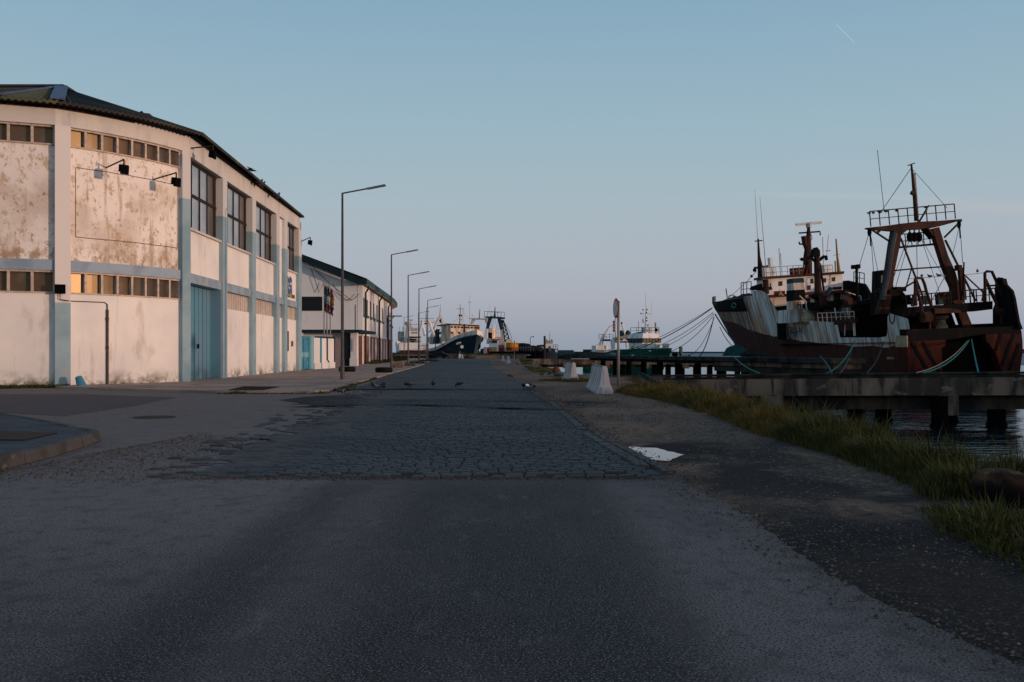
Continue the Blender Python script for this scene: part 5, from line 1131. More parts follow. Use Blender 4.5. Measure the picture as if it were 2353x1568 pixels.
# masts
def pole(name, m, f, s, pts, r, par=None, n=8): return part(name, m, MB().tube([f.on_s(u, v, s) for u, v in pts], r, n), par or T5)
mm = pole('main_mast', 'ship_rust', F5, 26, [(1855, 638), (1856, 590), (1857.5, 552), (1858, 521)], [.55, .48, .30, .16])
pole('radar_scanner', 'ship_white', F5, 26, [(1829, 516.5), (1887, 511.5)], .17, mm, 4); pole('pedestal', 'galv', F5, 26, [(1858, 523), (1858, 514)], .3, mm)
pole('spreader', 'ship_dark', F5, 26, [(1836, 536), (1884, 532.5), (1885, 541)], .09, mm); pole('spreader', 'ship_dark', F5, 26, [(1836.5, 556), (1836.5, 561), (1850, 562)], .1, mm)
pole('strut', 'ship_rust', F5, 26, [(1847.5, 543), (1849, 558), (1853, 572)], [.36, .3, .25], mm)
pole('loop_aerial', 'dark_brown', F5, 26, [(1863, 537), (1866, 549), (1861, 556), (1862, 570)], .04, mm)
kp = pole('kingpost', 'ship_rust', F5, 15.5, [(1880.5, 737), (1880, 673), (1877, 600), (1877, 585)], [.40, .38, .30, .28])
part('head_block', 'ship_dark', plS(F5, 15.2, [(1868, 590), (1873, 574), (1878, 568), (1884.5, 576), (1885, 590)], .8), kp)
pole('cross_arm', 'ship_dark', F5, 15.5, [(1840, 594), (1842, 597), (1863, 592), (1872, 600), (1880, 600), (1893, 590), (1898, 590), (1899, 598)], .17, kp)
pole('stay', 'ship_dark', F5, 15.5, [(1884, 605), (1893, 668)], .10, kp); pole('stay', 'ship_dark', F5, 15.5, [(1856, 600), (1848, 632)], .12, kp)
fm = pole('foremast', 'ship_rust', F5, 27, [(1748, 664), (1747, 614), (1744, 590), (1742, 549)], [.36, .32, .17, .10])
pole('cross_arm', 'ship_rust', F5, 27, [(1733, 616), (1748, 615), (1764, 612), (1766, 616)], .13, fm); pole('cross_arm', 'ship_dark', F5, 27, [(1734.5, 554.5), (1752, 553)], .06, fm)
part('lamp', 'black', MB().ball(F5.on_s(1734, 621, 27), .22, 7), fm)
pole('aerial', 'galv', F5, 27, [(1741, 550), (1734.5, 436)], [.035, .02], fm, 4)
for pts in (((1761, 637), (1756.5, 577), (1746, 452)), ((1793.5, 636), (1790, 570)), ((1795, 610), (1793.5, 582)), ((1893, 628), (1890, 545)), ((1899, 600), (1904, 540)), ((1897, 577), (1908, 576))):
    pole('aerial', 'galv', F5, 25.5, pts, .045 if len(pts) < 3 else [.06, .045, .02], None, 4)
ym = pole('signal_mast', 'yellow_mast', F5, 25.5, [(1928, 627), (1924, 590), (1921, 549)], [.22, .12, .08]); pole('strut', 'yellow_mast', F5, 25.5, [(1920, 626), (1919, 600)], .09, ym); pole('cross_arm', 'galv', F5, 25.5, [(1915, 587), (1931, 585)], .03, ym)
lp = pole('floodlight_post', 'ship_dark', F5, 13, [(1970, 690), (1968.5, 640), (1968, 614)], [.16, .15, .13])
part('lamp', 'black', MB().bar(F5.on_s(1959, 613.5, 13), F5.on_s(1973.5, 612, 13), .3, .35).bar(F5.on_s(1960.5, 618.5, 13), F5.on_s(1960.5, 609.5, 13), .35, .35).bar(F5.on_s(1972, 617.5, 13), F5.on_s(1972, 608, 13), .35, .35), lp)
# shelter deck, davit, deck gear
part('shelter_deck', 'ship_dark', plS(F5, 13, [(1893, 694), (2018, 690), (2018, 705), (1893, 708.5)], 11), T5)
part('deck_shade_panel', 'ship_dark', plS(F5, 14.5, [(1893, 706), (2030, 700), (2030, 775), (1893, 775)], .4), T5)  # dark panels painted in for the shadowed trawl deck
part('deck_shade_panel', 'black', plS(F5, 8.5, [(1964, 700), (2046, 694), (2046, 772), (1964, 778)], .4), T5)
part('deck_rail', 'ship_rusty_white', MB().rail([F5.on_t(1880+i*10.5, 741-i*.3, -5.2) for i in range(9)], .9, .035, up=F5.u), T5)
for a_, c_, t_, r_ in (((1922, 734), (1918, 708), -4.8, .06), ((1950, 733), (1947, 708), -4.8, .06), ((1941, 772), (1942, 742), -5.2, .05), ((1964, 772), (1962, 742), -5.2, .12)): part('deck_stanchion', 'ship_rusty_white', MB().tube([F5.on_t(*a_, t_), F5.on_t(*c_, t_)], r_), T5)
part('rubbing_bar', 'ship_rust', MB().bar(F5.on_t(1919, 742, -5.4), F5.on_t(1966.5, 736.5, -5.4), .3, .4), T5)
pole('davit', 'teal_dark', F5, 15, [(1888, 712), (1889, 690), (1900, 676), (1909, 663), (1912, 663)], [.3, .26, .24, .22, .1])
part('vent', 'ship_dark', MB().ball(F5.on_s(1882, 681.5, 15), .62, 10, 1.5, 1, .6), T5)
part('winch', 'ship_dark', plS(F5, 10, [(1990, 690), (2012, 686), (2016, 700), (1990, 704)], 1.6), T5)
ef = part('exhaust_funnel', 'ship_dark', plS(F5, 8, [(2026, 621), (2046, 620), (2059, 690), (2024, 694)], 1.6), T5)
part('funnel_band', 'cream', plS(F5, 7.94, [(2026, 632.5), (2048, 631), (2051, 648), (2025.5, 650)], .1), ef)
# gantry
gy = part('gantry', 'ship_rust', plS(F5, 4, [(1999+x/9.749, 448.1+y/9.749) for x, y in ((-55, 735), (370, 690), (720, 640), (1100, 600), (1560, 580), (2060, 540), (2062, 568), (1560, 705), (1430, 735), (1270, 742), (1130, 770), (850, 782), (700, 905), (540, 812), (-20, 765))], .55), T5)
leg = lambda pts, m='ship_rust', s=3.95, th=.6: part('leg', m, plS(F5, s, pts, th), gy)
leg([(2054, 530), (2071, 540), (2070, 553), (2057.5, 616), (2050, 670), (2044, 722), (2018, 722), (2028, 680), (2036.6, 644), (2048, 562)])
leg([(2143, 526), (2158.5, 522), (2179, 588), (2196, 626), (2216, 696), (2190, 696), (2190, 662), (2169, 609), (2150, 548)])
part('knee', 'ship_rust', plS(F5, 4, [(2129, 523), (2146, 530), (2150, 548), (2140, 536)], 1), gy)
part('leg_port_face', 'hull_grey', MB().tube([F5.on_s(u, v, 3.7) for u, v in ((2056, 536), (2050, 562), (2038, 642), (2027, 690))], .24, 7), gy)  # pale tube added for the lighter port face of the leg
part('strut', 'ship_rust', MB().bar(F5.on_s(2197, 616, 3.5), F5.on_s(2207, 616, 3.5), .5, .5).bar(F5.on_s(2207, 616, 3.5), F5.on_s(2214, 690, 3.5), .35, .45), gy)
leg([(2193, 694), (2212, 694), (2236, 752), (2214, 753)])
r5 = lambda pts, h, **k: MB().rail([F5.on_s(u, v, 4.4) for u, v in pts], h, .055, up=F5.u, **k)
part('platform_rail', 'dark_brown', r5([(2001+i*21.6, 521-i*2.0) for i in range(10)], 1.35), gy)
part('platform_rail', 'dark_brown', MB().rail([F5.on_s(2068+i*14, 571-i*1.3, 4.9) for i in range(6)], 1.25, .05, up=F5.u), gy)
pole('tie_bar', 'dark_brown', F5, 4.5, [(2066, 569), (2153, 561)], .10, gy); pole('tie_bar', 'dark_brown', F5, 4.4, [(2056, 622), (2110, 617), (2173, 613)], .07, gy)
for a_, c_, r_ in (((2001, 527), (2053, 561), .09), ((2209, 507), (2170, 546), .10), ((2070, 548), (2122, 686), .10), ((2172, 552), (2242, 692), .11), ((2200, 617), (2258, 671), .07), ((2106, 693 - 40), (2098, 618), .05), ((2108, 517), (2130, 480), .10), ((2074, 664), (2104, 646), .09), ((2094, 619), (2081, 664), .06)):
    pole('brace', 'dark_brown', F5, 4.2, [a_, c_], r_, gy, 6)
gm = pole('gantry_mast', 'ship_rust', F5, 4.4, [(2106, 508), (2101, 448), (2094, 377)], [.22, .17, .09], gy)
part('ladder', 'galv', MB().tube([F5.on_s(2108.5, 500, 4.4), F5.on_s(2100, 398, 4.4)], .05, 4).tube([F5.on_s(2110.5, 500, 4.4), F5.on_s(2102.5, 398, 4.4)], .05, 4), gy)
part('cross_tree', 'dark_brown', MB().tube([F5.on_s(2086, 381, 4.4), F5.on_s(2094, 378, 4.4), F5.on_s(2102, 375, 4.4)], .05, 5).bar(F5.on_s(2095, 447, 4.4), F5.on_s(2099, 440, 4.4), .3, .3), gy)
for u in (2090.5, 2101, 2112): part('trawl_block', 'black', MB().ball(F5.on_s(u, 545, 4.2), .34, 8, .9, .6, 1.4).tube([F5.on_s(u, 545, 4.2), F5.on_s(u, 527, 4.2)], .07, 5), gy)
for u, v in ((1998, 534), (2203.5, 516)): part('trawl_block', 'black', MB().ball(F5.on_s(u, v, 4.2), .25, 7, .8, .6, 1.6).tube([F5.on_s(u+1, v, 4.2), F5.on_s(u+3, v+32, 4.2)], .06, 5), gy)
wires = [((2094, 386), (2022, 491)), ((2098, 391), (2177, 479)), ((2032, 488), (2016, 345)), ((1997, 536), (1966, 640)), ((2000, 536), (2025, 664)), ((2001, 540), (2012, 690)), ((2090, 549), (2058, 660)), ((2106, 549), (2109, 690)), ((2118, 552), (2160, 676)), ((2119, 552), (2186, 668)), ((2206, 520), (2212, 605)), ((2204, 522), (2188, 590)), ((2084, 552), (2055, 634)), ((2173, 633), (2140, 692))]
b = MB()
for a_, c_ in wires: b.tube([F5.on_s(*a_, 4.3), F5.on_s(*c_, 4.3)], .028, 4)
part('rigging', 'dark_brown', b, T5)
# stern platform, gallows, gear under it
sp_ = part('stern_platform', 'ship_dark', plS(F5, 1.2, [(2088, 709), (2142, 702), (2190, 700), (2281, 692), (2281, 711), (2240, 716), (2210, 717), (2142, 719), (2120, 728), (2086, 728)], 3.5), T5)
part('platform_beam', 'ship_rust', plS(F5, 1.0, [(2148, 709), (2186, 709), (2208, 714), (2208, 719), (2148, 721)], .3), sp_)
part('rail', 'dark_brown', MB().rail([F5.on_s(2084+i*14.5, 707-i*1.2, 1.4) for i in range(8)], 1.05, .055, up=F5.u), sp_)
part('rail', 'dark_brown', MB().rail([F5.on_s(2216+i*14.5, 697-i*1.2, 1.4) for i in range(6)], 1.1, .055, up=F5.u), sp_)
def gallow(pts_sets, lab):
    o = None
    for pts, r in pts_sets:
        b = MB().tube([F5.on_s(2010.6+x/6.067, 603.2+y/6.067, .8) for x, y in pts], r, 6)
        o = part('gallow_frame', 'ship_rust', b, T5) if o is None else (part('leg', 'ship_rust', b, o) and o)
    return o
gallow((([(560, 610), (560, 235), (590, 218), (655, 222), (690, 300), (715, 400), (790, 625)], .13), ([(565, 250), (590, 400), (650, 600), (660, 770)], .16), ([(560, 400), (510, 610)], .10), ([(600, 410), (700, 410)], .09), ([(660, 770), (770, 760)], .5), ([(760, 790), (765, 930)], .1)), '')
gallow((([(1535, 550), (1532, 145), (1560, 126), (1630, 130), (1690, 260), (1720, 350), (1800, 560), (1805, 690)], .13), ([(1540, 240), (1620, 420), (1690, 560), (1700, 690)], .16), ([(1540, 320), (1495, 540)], .10), ([(1550, 330), (1690, 320)], .08), ([(1700, 690), (1805, 690)], .35), ([(1765, 720), (1760, 860)], .1)), '')
part('winch_house', 'ship_dark', plS(F5, 5.0, [(2086, 722), (2186, 718), (2198, 752), (2086, 760)], 2.0), T5)
part('gear_locker', 'ship_dark', plS(F5, 4.6, [(2022, 672), (2040, 660), (2060, 664), (2074, 670), (2083, 680), (2083, 723), (2020, 724)], 1.5), T5)
for u, v, w_, h_ in ((2046, 668, .7, 1.2), (2066, 662, 1.0, 1.0), (2077, 682, .9, 1.4)): part('deck_gear', 'ship_dark', MB().bar(F5.on_s(u, v+8, 4.0), F5.on_s(u, v-2, 4.0), w_, .7, F5.d), T5)
p = F5.on_s(2165, 755, 3.5); part('capstan', 'cream', MB().lathe(p, [(.5, 0), (.5, .25), (.36, .35), (.36, .75), (.62, .9), (.66, 1.1), (.5, 1.2)], 14, F5.u), T5)
part('vent', 'ship_rust', MB().lathe(F5.on_s(2166, 688, 2), [(.2, 0), (.2, .35), (.33, .4), (.33, .6), (.1, .65)], 10, F5.u), T5)
pole('whip_aerial', 'black', F5, 3, [(2212, 680), (2215, 603)], .07)
part('hose', 'black', MB().tube([F5.on_t(u, v, -5.62) for u, v in ((2044, 721), (2045, 738), (2050, 745), (2055, 738), (2056, 722))], .05, 5), T5)
part('wire_line', 'galv', MB().tube([F5.on_s(2085, 641, .8), F5.on_s(2130, 638, .8), F5.on_s(2173, 634, .8)], .025, 4).tube([F5.on_s(2220, 632, .8), F5.on_s(2262, 627, .8)], .025, 4), T5)
rg = random.Random(5)                                # winch motors, lockers and pipes crowding the decks
for k in range(16):
    u, v, s_ = (1850+rg.random()*170, 700+rg.random()*34, 12.4+rg.random()*2) if k < 9 else (2092+rg.random()*185, 700+rg.random()*4, 2.0+rg.random()*2)
    p = F5.on_s(u, v, s_)
    if k % 3: part('deck_gear', rg.choice(('ship_dark', 'ship_rust', 'teal_dark')), MB().bar(p, p+F5.u*rg.uniform(.5, 1.4), rg.uniform(.3, 1.0), rg.uniform(.3, .8), F5.d), T5)
    else: part('deck_pipe', rg.choice(('ship_rust', 'ship_rusty_white')), MB().tube([p, p+F5.u*rg.uniform(.8, 1.6), p+F5.u*1.5+F5.r*rg.uniform(-1.6, 1.6)], .07, 5), T5)
# bow fittings
part('bow_rail', 'dark_brown', MB().rail([F5.w(44+i*1.25, -b5(44+i*1.25), 10.6) for i in range(6)], .85, .05), T5)
part('bow_rail', 'dark_brown', MB().rail([F5.on_t(u, v, -5.2) for u, v in ((1703, 681), (1708, 680.5), (1716, 680), (1726, 679))], 1.55, .05), T5)
part('bow_post', 'dark_brown', MB().tube([F5.on_s(1671, 684, 42), F5.on_s(1668, 663, 42)], .07, 5).tube([F5.on_s(u, v, 42) for u, v in ((1673, 684), (1676, 680), (1683, 678), (1689, 681), (1690, 686))], .06, 5), T5)
part('forestay', 'dark_brown', MB().tube([F5.on_s(1676, 684, 45), F5.on_s(1714, 650, 36), F5.on_s(1738, 624, 27)], .035, 4).ball(F5.on_s(1727, 635, 31), .17, 6), T5)
p = F5.w(40, .3, 9.6); heap('fishing_net', p, 3.6, 8.5, 1.6, 'net_dark', 'black mass of net and gear heaped on the rusty bow deck', 'fishing net', 31)
# mooring ropes of the trawler
def rope(a, c, d, m, label, r=.045, group='mooring lines of the rusty trawler'): return tag(MB().tube(sag(a, c, d), r, 5).build('mooring_rope', m), label, 'rope', group)
def jp(u):                                          # a point on the jetty top under image column u
    k = (u-CX)/FP; t_ = (k*D0.y-D0.x)/((D1-D0).x-k*(D1-D0).y); p = D0.lerp(D1, t_); return V((p.x, p.y, .95))
bow = [F5.on_s(u, v, 42) for u, v in ((1637, 707), (1636, 709), (1639, 717), (1640, 720), (1641, 723), (1641.5, 729), (1640, 730))]
for i, (u, d, m, r, lab) in enumerate(((1418, .5, 'rope_blue', .035, 'thin blue grey bow line, topmost of the fan'), (1425, .7, 'rope_dark', .06, 'thickest dark bow line in the fan over the green boat'), (1440, 1.0, 'rope_blue', .035, 'thin grey bow line below the thick dark one'), (1452, 1.2, 'rope', .035, 'teal bow line crossing the green hull'),
                               (1500, 1.3, 'rope_dark', .04, 'dark bow line passing the green boat tip'), (1566, 1.6, 'rope_blue', .035, 'pale blue slack line landing by the rusty post'), (1582, 2.2, 'rope_dark', .06, 'thick slack dark line landing past the rusty post'))): rope(bow[i], jp(u), d, m, lab, r)
rope(F5.on_s(1654, 752, 41), jp(1694)+V((.2, .3, .6)), .5, 'rope_dark', 'dark line dropping from the bow to the net mound')
rope(F5.on_s(1643, 722, 41), F5.on_s(1705, 806, 38), .3, 'rope', 'teal line lying down the raked stem', .09)
pt = lambda u, y=50.5, dz=0: V(((u-CX)/FP*y, y, interp([(0, T[0]), (1, T[1])], tof(u))+dz))
rope(F5.on_s(2230, 777, 1.2), pt(2122, 51.3), .55, 'rope', 'bright teal line slanting from the stern ramp to the pier', .045)
rope(F5.on_s(2228, 777, 1.3), pt(2106, 51.4), .5, 'cream', 'pale line above the slanting teal one at the stern', .03)
rope(F5.on_s(2232, 777, 1.2), pt(2248, 51), .1, 'rope', 'bright teal line falling steeply from the stern ramp', .045)
rope(F5.on_t(1966, 780, -5.6), pt(1900, 52.6), .5, 'rope', 'teal line from the side of the hull to the pier edge', .035)
rope(F5.on_t(1962, 785, -5.6), pt(1930, 52.4), .4, 'rope_blue', 'thin blue line hanging beside the teal one amidships', .028)
rope(F5.on_t(2031, 785, -5.6), pt(1990, 52), .4, 'rope_dark', 'dark line from the white stern plate to the pier', .05)
rope(jp(1690)+V((-.5, -.9, .1)), V(((1745-CX)/FP*53.6, 53.6, .16)), .25, 'rope', 'teal line from the net mound to the near pier', .045)
rope(jp(1882)+V((0, -.2, 0)), pt(1912, 52.5), -.12, 'rope_blue', 'pale looped line over the jetty corner', .05)
for i, (u, v, s, lab) in enumerate(((1997.5, 493.5, 4.4, 'bird at the outer end of the gantry rail'), (2006.5, 493, 4.4, 'second bird along the gantry rail'), (2021, 491.5, 4.4, 'bird with raised tail on the gantry rail'), (2035.5, 489.5, 4.4, 'bird on the gantry rail beside the thin aerial'), (2060, 488, 4.4, 'small bird halfway along the gantry rail'),
                                   (2130, 480, 4.4, 'bird on the raised brace of the gantry'), (2019, 536.5, 4.2, 'bird on the slanting brace under the gantry arm'), (2118, 638, .8, 'bird on top of the smaller net frame'), (2136, 638.5, .8, 'bird on the wire between net frame and gantry'), (2156.5, 636.5, .8, 'second bird on the wire between net frame and gantry'), (2246, 627, .8, 'bird on the wire before the taller net frame'))):
    perch(F5.on_s(u, v+1.5, s), 30+i*57, lab, 'birds perched on the rusty trawler', 1.5)
# ------------------------------------------------------------------ green trawler
def simple_hull(f, L, bd, rake, flare, href, lo, hi, name, m, par, rows=5, sides=(-1, 1), n=26, bulge=.02):
    ss_ = [L*i/n for i in range(n+1)]; o = part(name, m, hull_part(f, ss_, bd, L, rake, flare, href, lo, hi, sides, rows), par, smooth=True); return o
def transom(f, bd, h, m, par): return part('transom', m, MB().hexa([f.w(s, t, z) for z in (-1, h) for s, t in ((-.1, -bd), (-.1, bd), (.3, bd), (.3, -bd))]), par)
F4 = Frame((17.5, 206, -2.7), math.atan2(.50, -.866)); L4 = 24.5
T4 = thing('fishing_boat', 'green hulled fishing boat with white wheelhouse and net drums beyond the pier', 'ship', F4.C)
b4 = lambda s: 3.6 if s < 12 else 3.6*max(0, 1-((s-12)/12.5)**2.4)
h4 = lambda s: 3.4+1.05*min(1, max(0, (s-5)/6.5))+.25*max(0, (s-11)/13)
simple_hull(F4, L4, b4, 3.0, .5, 4.5, lambda s: -1, h4, 'hull', 'hull_green', T4); transom(F4, 3.4, 3.3, 'hull_green', T4)
part('deck', 'ship_dark', MB().grid([[F4.w(s, -b4(s)*.96, h4(s)-.6), F4.w(s, b4(s)*.96, h4(s)-.6)] for s in [i*1.02 for i in range(24)]]), T4)
part('bow_bulwark', 'ship_white', hull_part(F4, [18.2+i*.35 for i in range(11)], lambda s: b4(s)*.93, L4, 3, .0, 4.5, lambda s: h4(s)-.1, lambda s: h4(s)+.95, (-1, 1), 2), T4)
hs4 = part('wheelhouse', 'ship_white', F4.box(MB(), 13.9, 18.2, -2.1, 2.1, 2.8, 5.75), T4)
part('window_band', 'window_black', F4.box(MB(), 13.8, 18.4, -2.25, 2.25, 5.75, 6.6), hs4)
b = MB()
for k in range(6): F4.box(b, 18.41, 18.45, -2.1+k*.72, -1.6+k*.72, 5.9, 6.45)
for k in range(4): F4.box(b, 14.1+k*1.1, 14.8+k*1.1, 2.26, 2.3, 5.9, 6.45)
part('pane', 'glass_dark', b, hs4)
b = MB().hexa([F4.w(s, t, 6.6) for s, t in ((13.5, -2.4), (13.5, 2.4), (18.7, 2.4), (18.7, -2.4))]+[F4.w(s, t, 7.55) for s, t in ((14.2, -1.95), (14.2, 1.95), (18.2, 1.95), (18.2, -1.95))]); part('roof', 'ship_white', b, hs4)
part('roof_rail', 'lamp', MB().rail([F4.w(s, t, 7.55) for s, t in ((14.2, 1.9), (16.2, 1.9), (18.1, 1.9), (18.1, 0), (18.1, -1.9))], 1.1, .05), hs4)
part('porthole', 'window_black', MB().lathe(F4.w(15.0, 2.1, 4.55), [(.42, 0), (.42, .06)], 14, F4.r), hs4)
part('emblem', 'cream', MB().lathe(F4.w(15.0, 2.14, 4.85), [(.30, 0), (.30, .04)], 12, F4.r), hs4); part('porthole', 'window_black', MB().lathe(F4.w(16.8, 2.1, 4.9), [(.18, 0), (.18, .06)], 10, F4.r), hs4)
def g4(name, m, pts, r, y=198, par=T4, n=6): return part(name, m, MB().tube([at(1355.7+x/9.749, 689.3+q/9.749, y) for x, q in pts], r, n), par)
ma = g4('mast', 'ship_white', [(1235, 790), (1250, 560), (1258, 320), (1265, 130)], [.32, .2, .14, .10], 193)
g4('cross_tree', 'galv', [(1140, 315), (1270, 312), (1380, 322)], .035, 193, ma, 4); g4('aerial', 'galv', [(1247, 130), (1246, -150)], .03, 193, ma, 4); g4('aerial', 'galv', [(1380, 330), (1380, 60)], .02, 193, ma, 4); g4('aerial', 'galv', [(1160, 640), (1192, 200)], .02, 193, ma, 4)
for x, q, r in ((1280, 400, .32), (1315, 550, .2)): part('radar_dome', 'ship_white', MB().ball(at(1355.7+x/9.749, 689.3+q/9.749, 192.7), r, 9, 1, 1, .75), ma)
for x, q in ((1278, 222), (1266, 287), (1272, 470), (1192, 225), (1192, 497), (1142, 308), (1190, 455)): part('mast_light', 'black', MB().ball(at(1355.7+x/9.749, 689.3+q/9.749, 192.8), .14, 6), ma)
g4('strut', 'cream', [(1235, 640), (1270, 600), (1310, 565)], .12, 193, ma)
g4('exhaust', 'yellow_mast', [(1480, 795), (1463, 510)], .17, 191); part('search_light', 'black', MB().ball(at(1508, 758.5, 190.5), .33, 9), T4); part('roof_box', 'ship_white', F4.box(MB(), 15.5, 17.0, -1.2, .3, 7.55, 8.75), T4)
for x in (1088, 1165, 1545): g4('aerial', 'lamp', [(x, 800), (x, 480 if x < 1100 else 620)], .05, 192, T4, 4)
# gear aft
g4('gantry_leg', 'ship_white', [(235, 1090), (265, 900), (450, 600), (555, 555)], [.42, .40, .22, .14], 203); g4('gantry_leg', 'ship_white', [(830, 1080), (770, 720), (720, 560), (690, 575)], [.22, .2, .18, .1], 201)
g4('lamp', 'black', [(690, 525), (725, 520)], .2, 201); g4('mast', 'galv', [(575, 850), (572, 380)], [.18, .14], 201)
for k in range(9): g4('mast_rung', 'galv', [(555, 400+k*50), (595, 400+k*50)], .035, 200.7, T4, 4)
for x in (705, 850): part('net_drum', 'net', MB().lathe(at(1355.7+x/9.749, 689.3+790/9.749, 198.5)-V((.35, 0, 0)), [(.5, -.1), (.75, 0), (.75, .55), (.5, .65)], 16, V((1, .3, 0)).normalized()) if False else MB().ball(at(1355.7+x/9.749, 689.3+800/9.749, 198), .95, 12, .62, .8, 1.15), T4)
g4('crane_boom', 'cream', [(520, 890), (700, 850), (930, 785)], [.40, .42, .30], 197.5); g4('crane_post', 'ship_white', [(530, 1110), (500, 900), (540, 880)], [.45, .45, .4], 197.5); g4('crane_boom_tip', 'ship_rust', [(930, 790), (1165, 740)], .28, 196)
g4('stern_beam', 'ship_rust', [(290, 905), (500, 905)], .2, 202.5); g4('net_beam', 'ship_rust', [(560, 945), (935, 945)], .16, 198); 
part('stern_rail', 'lamp', MB().rail([at(1355.7+x/9.749, 689.3+890/9.749, 203) for x in (200, 280, 360, 440, 520)], 1.05, .05), T4)
part('casing', 'ship_white', F4.box(MB(), 2.0, 3.6, -.4, 2.6, 2.4, 5.3), T4); part('casing', 'ship_rusty_white', F4.box(MB(), 4.2, 7.2, .6, 3.2, 2.6, 4.4), T4); part('locker', 'ship_maroon', F4.box(MB(), -.3, 1.2, -3.2, 3.2, 2.4, 4.5), T4)
b = MB()
for k in range(9): b.tube([F4.w(6.4+k*.6, 3.45, 2.9), F4.w(6.4+k*.6, 3.45, 4.3)], .06, 5)
b.tube([F4.w(6.2, 3.45, 4.3), F4.w(11.5, 3.45, 4.3)], .08, 5); b.tube([F4.w(6.2, 3.45, 3.6), F4.w(11.5, 3.45, 3.6)], .05, 5); part('side_rail', 'ship_white', b, T4)
g4('stern_wire', 'galv', [(205, 970), (100, 1080), (-10, 1170)], .05, 203, T4, 4)
for x, q in ((1420, 1105), (1165, 1190)): part('hawse_plate', 'ship_white', MB().ball(F4.w(20.5 if x > 1300 else 16.5, b4(20.5 if x > 1300 else 16.5)*.93, 4.2 if x > 1300 else 3.3), .3, 8, 1, .6, .45), T4)
# ------------------------------------------------------------------ dark blue trawler at the quay
F2 = Frame((-20.5, 268, -2.7), math.atan2(.334, -.943)); L2 = 37
T2 = thing('old_trawler', 'old trawler with dark blue hull, white bow band and rust stained bridge at the quay', 'ship', F2.C)
b2d = lambda s: 4.3 if s < 20 else 4.3*max(0, 1-((s-20)/17)**4.2)
h2 = lambda s: 4.9+4.3*max(0, (s-7)/30)**1.7-.4*max(0, (7-s)/7)
bt2 = lambda s: h2(s)-.75-.35*max(0, (s-10)/27)
simple_hull(F2, L2, b2d, 4.5, .55, 8.5, lambda s: -1, bt2, 'hull', 'hull_navy', T2, 7, n=34); simple_hull(F2, L2, b2d, 4.5, .55, 8.5, bt2, h2, 'bow_band', 'ship_white', T2, 2, n=34)
transom(F2, 4.2, 4.3, 'hull_grey', T2)
part('deck', 'ship_dark', MB().grid([[F2.w(s, -b2d(s)*.97, h2(s)-.9), F2.w(s, b2d(s)*.97, h2(s)-.9)] for s in [i*1.05 for i in range(35)]]), T2)
c2 = lambda x, y: (1022.5+x/10.5, 677.9+y/10.5); z2 = lambda x, y: (913.4+x/11.867, 689.3+y/11.867)
ho = part('deckhouse', 'bridge_rust', plS(F2, 22, [c2(135, 720), c2(838, 745), c2(838, 1090), c2(135, 1120)], -9), T2)
part('roof', 'ship_rust', plS(F2, 22.4, [c2(118, 695), c2(825, 730), c2(840, 752), c2(118, 722)], -9.6), ho)
for x in (145, 226, 310, 390, 490, 548, 628, 722, 780): part('window', 'window_black', plS(F2, 22.08, [c2(x, 748+x*.035), c2(x+46, 750+x*.035), c2(x+46, 792+x*.035), c2(x, 790+x*.035)], -.2), ho)
for x in (150, 316): part('window', 'window_black', plS(F2, 22.08, [c2(x, 893), c2(x+50, 893), c2(x+50, 935), c2(x, 935)], -.2), ho)
for s_, h_, w_ in ((20, 12.3, .8), (17.5, 9.6, .7), (15.2, 9.6, .7), (19, 7.4, .5)): 
    p = F2.on_s(1027, 770, s_); part('window', 'window_black', F2.box(MB(), s_, s_+w_, 4.2, 4.42, h_-1.0, h_-.2), ho)
part('downpipe', 'ship_rust', MB().tube([F2.on_s(*c2(475, 700), 22.2), F2.on_s(*c2(478, 900), 22.2)], .12, 6), ho)
def pl2(name, m, pts, r, s, par=T2, n=6, cv=c2, f=F2): return part(name, m, MB().tube([f.on_s(*cv(x, y), s) for x, y in pts], r, n), par)
mt = pl2('mast', 'ship_rusty_white', [(372, 705), (372, 600), (372, 480)], [.42, .30, .24], 18); pl2('mast_top', 'ship_rust', [(368, 480), (368, 285)], .09, 18, mt)
pl2('lamp_cluster', 'ship_dark', [(335, 495), (410, 505)], .28, 18, mt); pl2('lamp_cluster', 'ship_dark', [(345, 598), (405, 600)], .2, 18, mt)
pl2('cross_tree', 'galv', [(272, 338), (465, 342)], .06, 18, mt, 4); part('loop_aerial', 'galv', MB().tube([F2.on_s(*c2(368+28*math.cos(a*.5), 258+26*math.sin(a*.5)), 18) for a in range(14)], .04, 4), mt)
pl2('signal_mast', 'galv', [(437, 695), (438, 320)], .07, 18); pl2('whip_aerial', 'galv', [(596, 640), (597, 190), (597, 0)], [.06, .04, .03], 18, T2, 4); pl2('aerial_spreader', 'galv', [(565, 187), (597, 160), (632, 187), (565, 187)], .04, 18, T2, 4)
pl2('rigging', 'galv', [(440, 430), (560, 580)], .03, 18, T2, 4); pl2('rigging', 'galv', [(330, 530), (200, 660)], .03, 18, T2, 4)
af = pl2('mast_frame', 'ship_rusty_white', [(880, 1110), (1040, 700), (1130, 500), (1160, 470)], [.36, .32, .26, .24], 6, T2, 7, z2)
pl2('leg', 'ship_rusty_white', [(1160, 470), (1190, 520), (1240, 700), (1290, 860)], [.24, .26, .28, .3], 6, af, 7, z2); pl2('cross_bar', 'ship_rust', [(1045, 703), (1240, 706)], .2, 6, af, 6, z2)
pl2('top_mast', 'ship_rusty_white', [(1160, 480), (1168, 300), (1174, 130)], [.22, .16, .08], 6, af, 6, z2); pl2('walkway', 'galv', [(1050, 590), (1125, 430), (1195, 432), (1250, 600)], .05, 6, af, 4, z2)
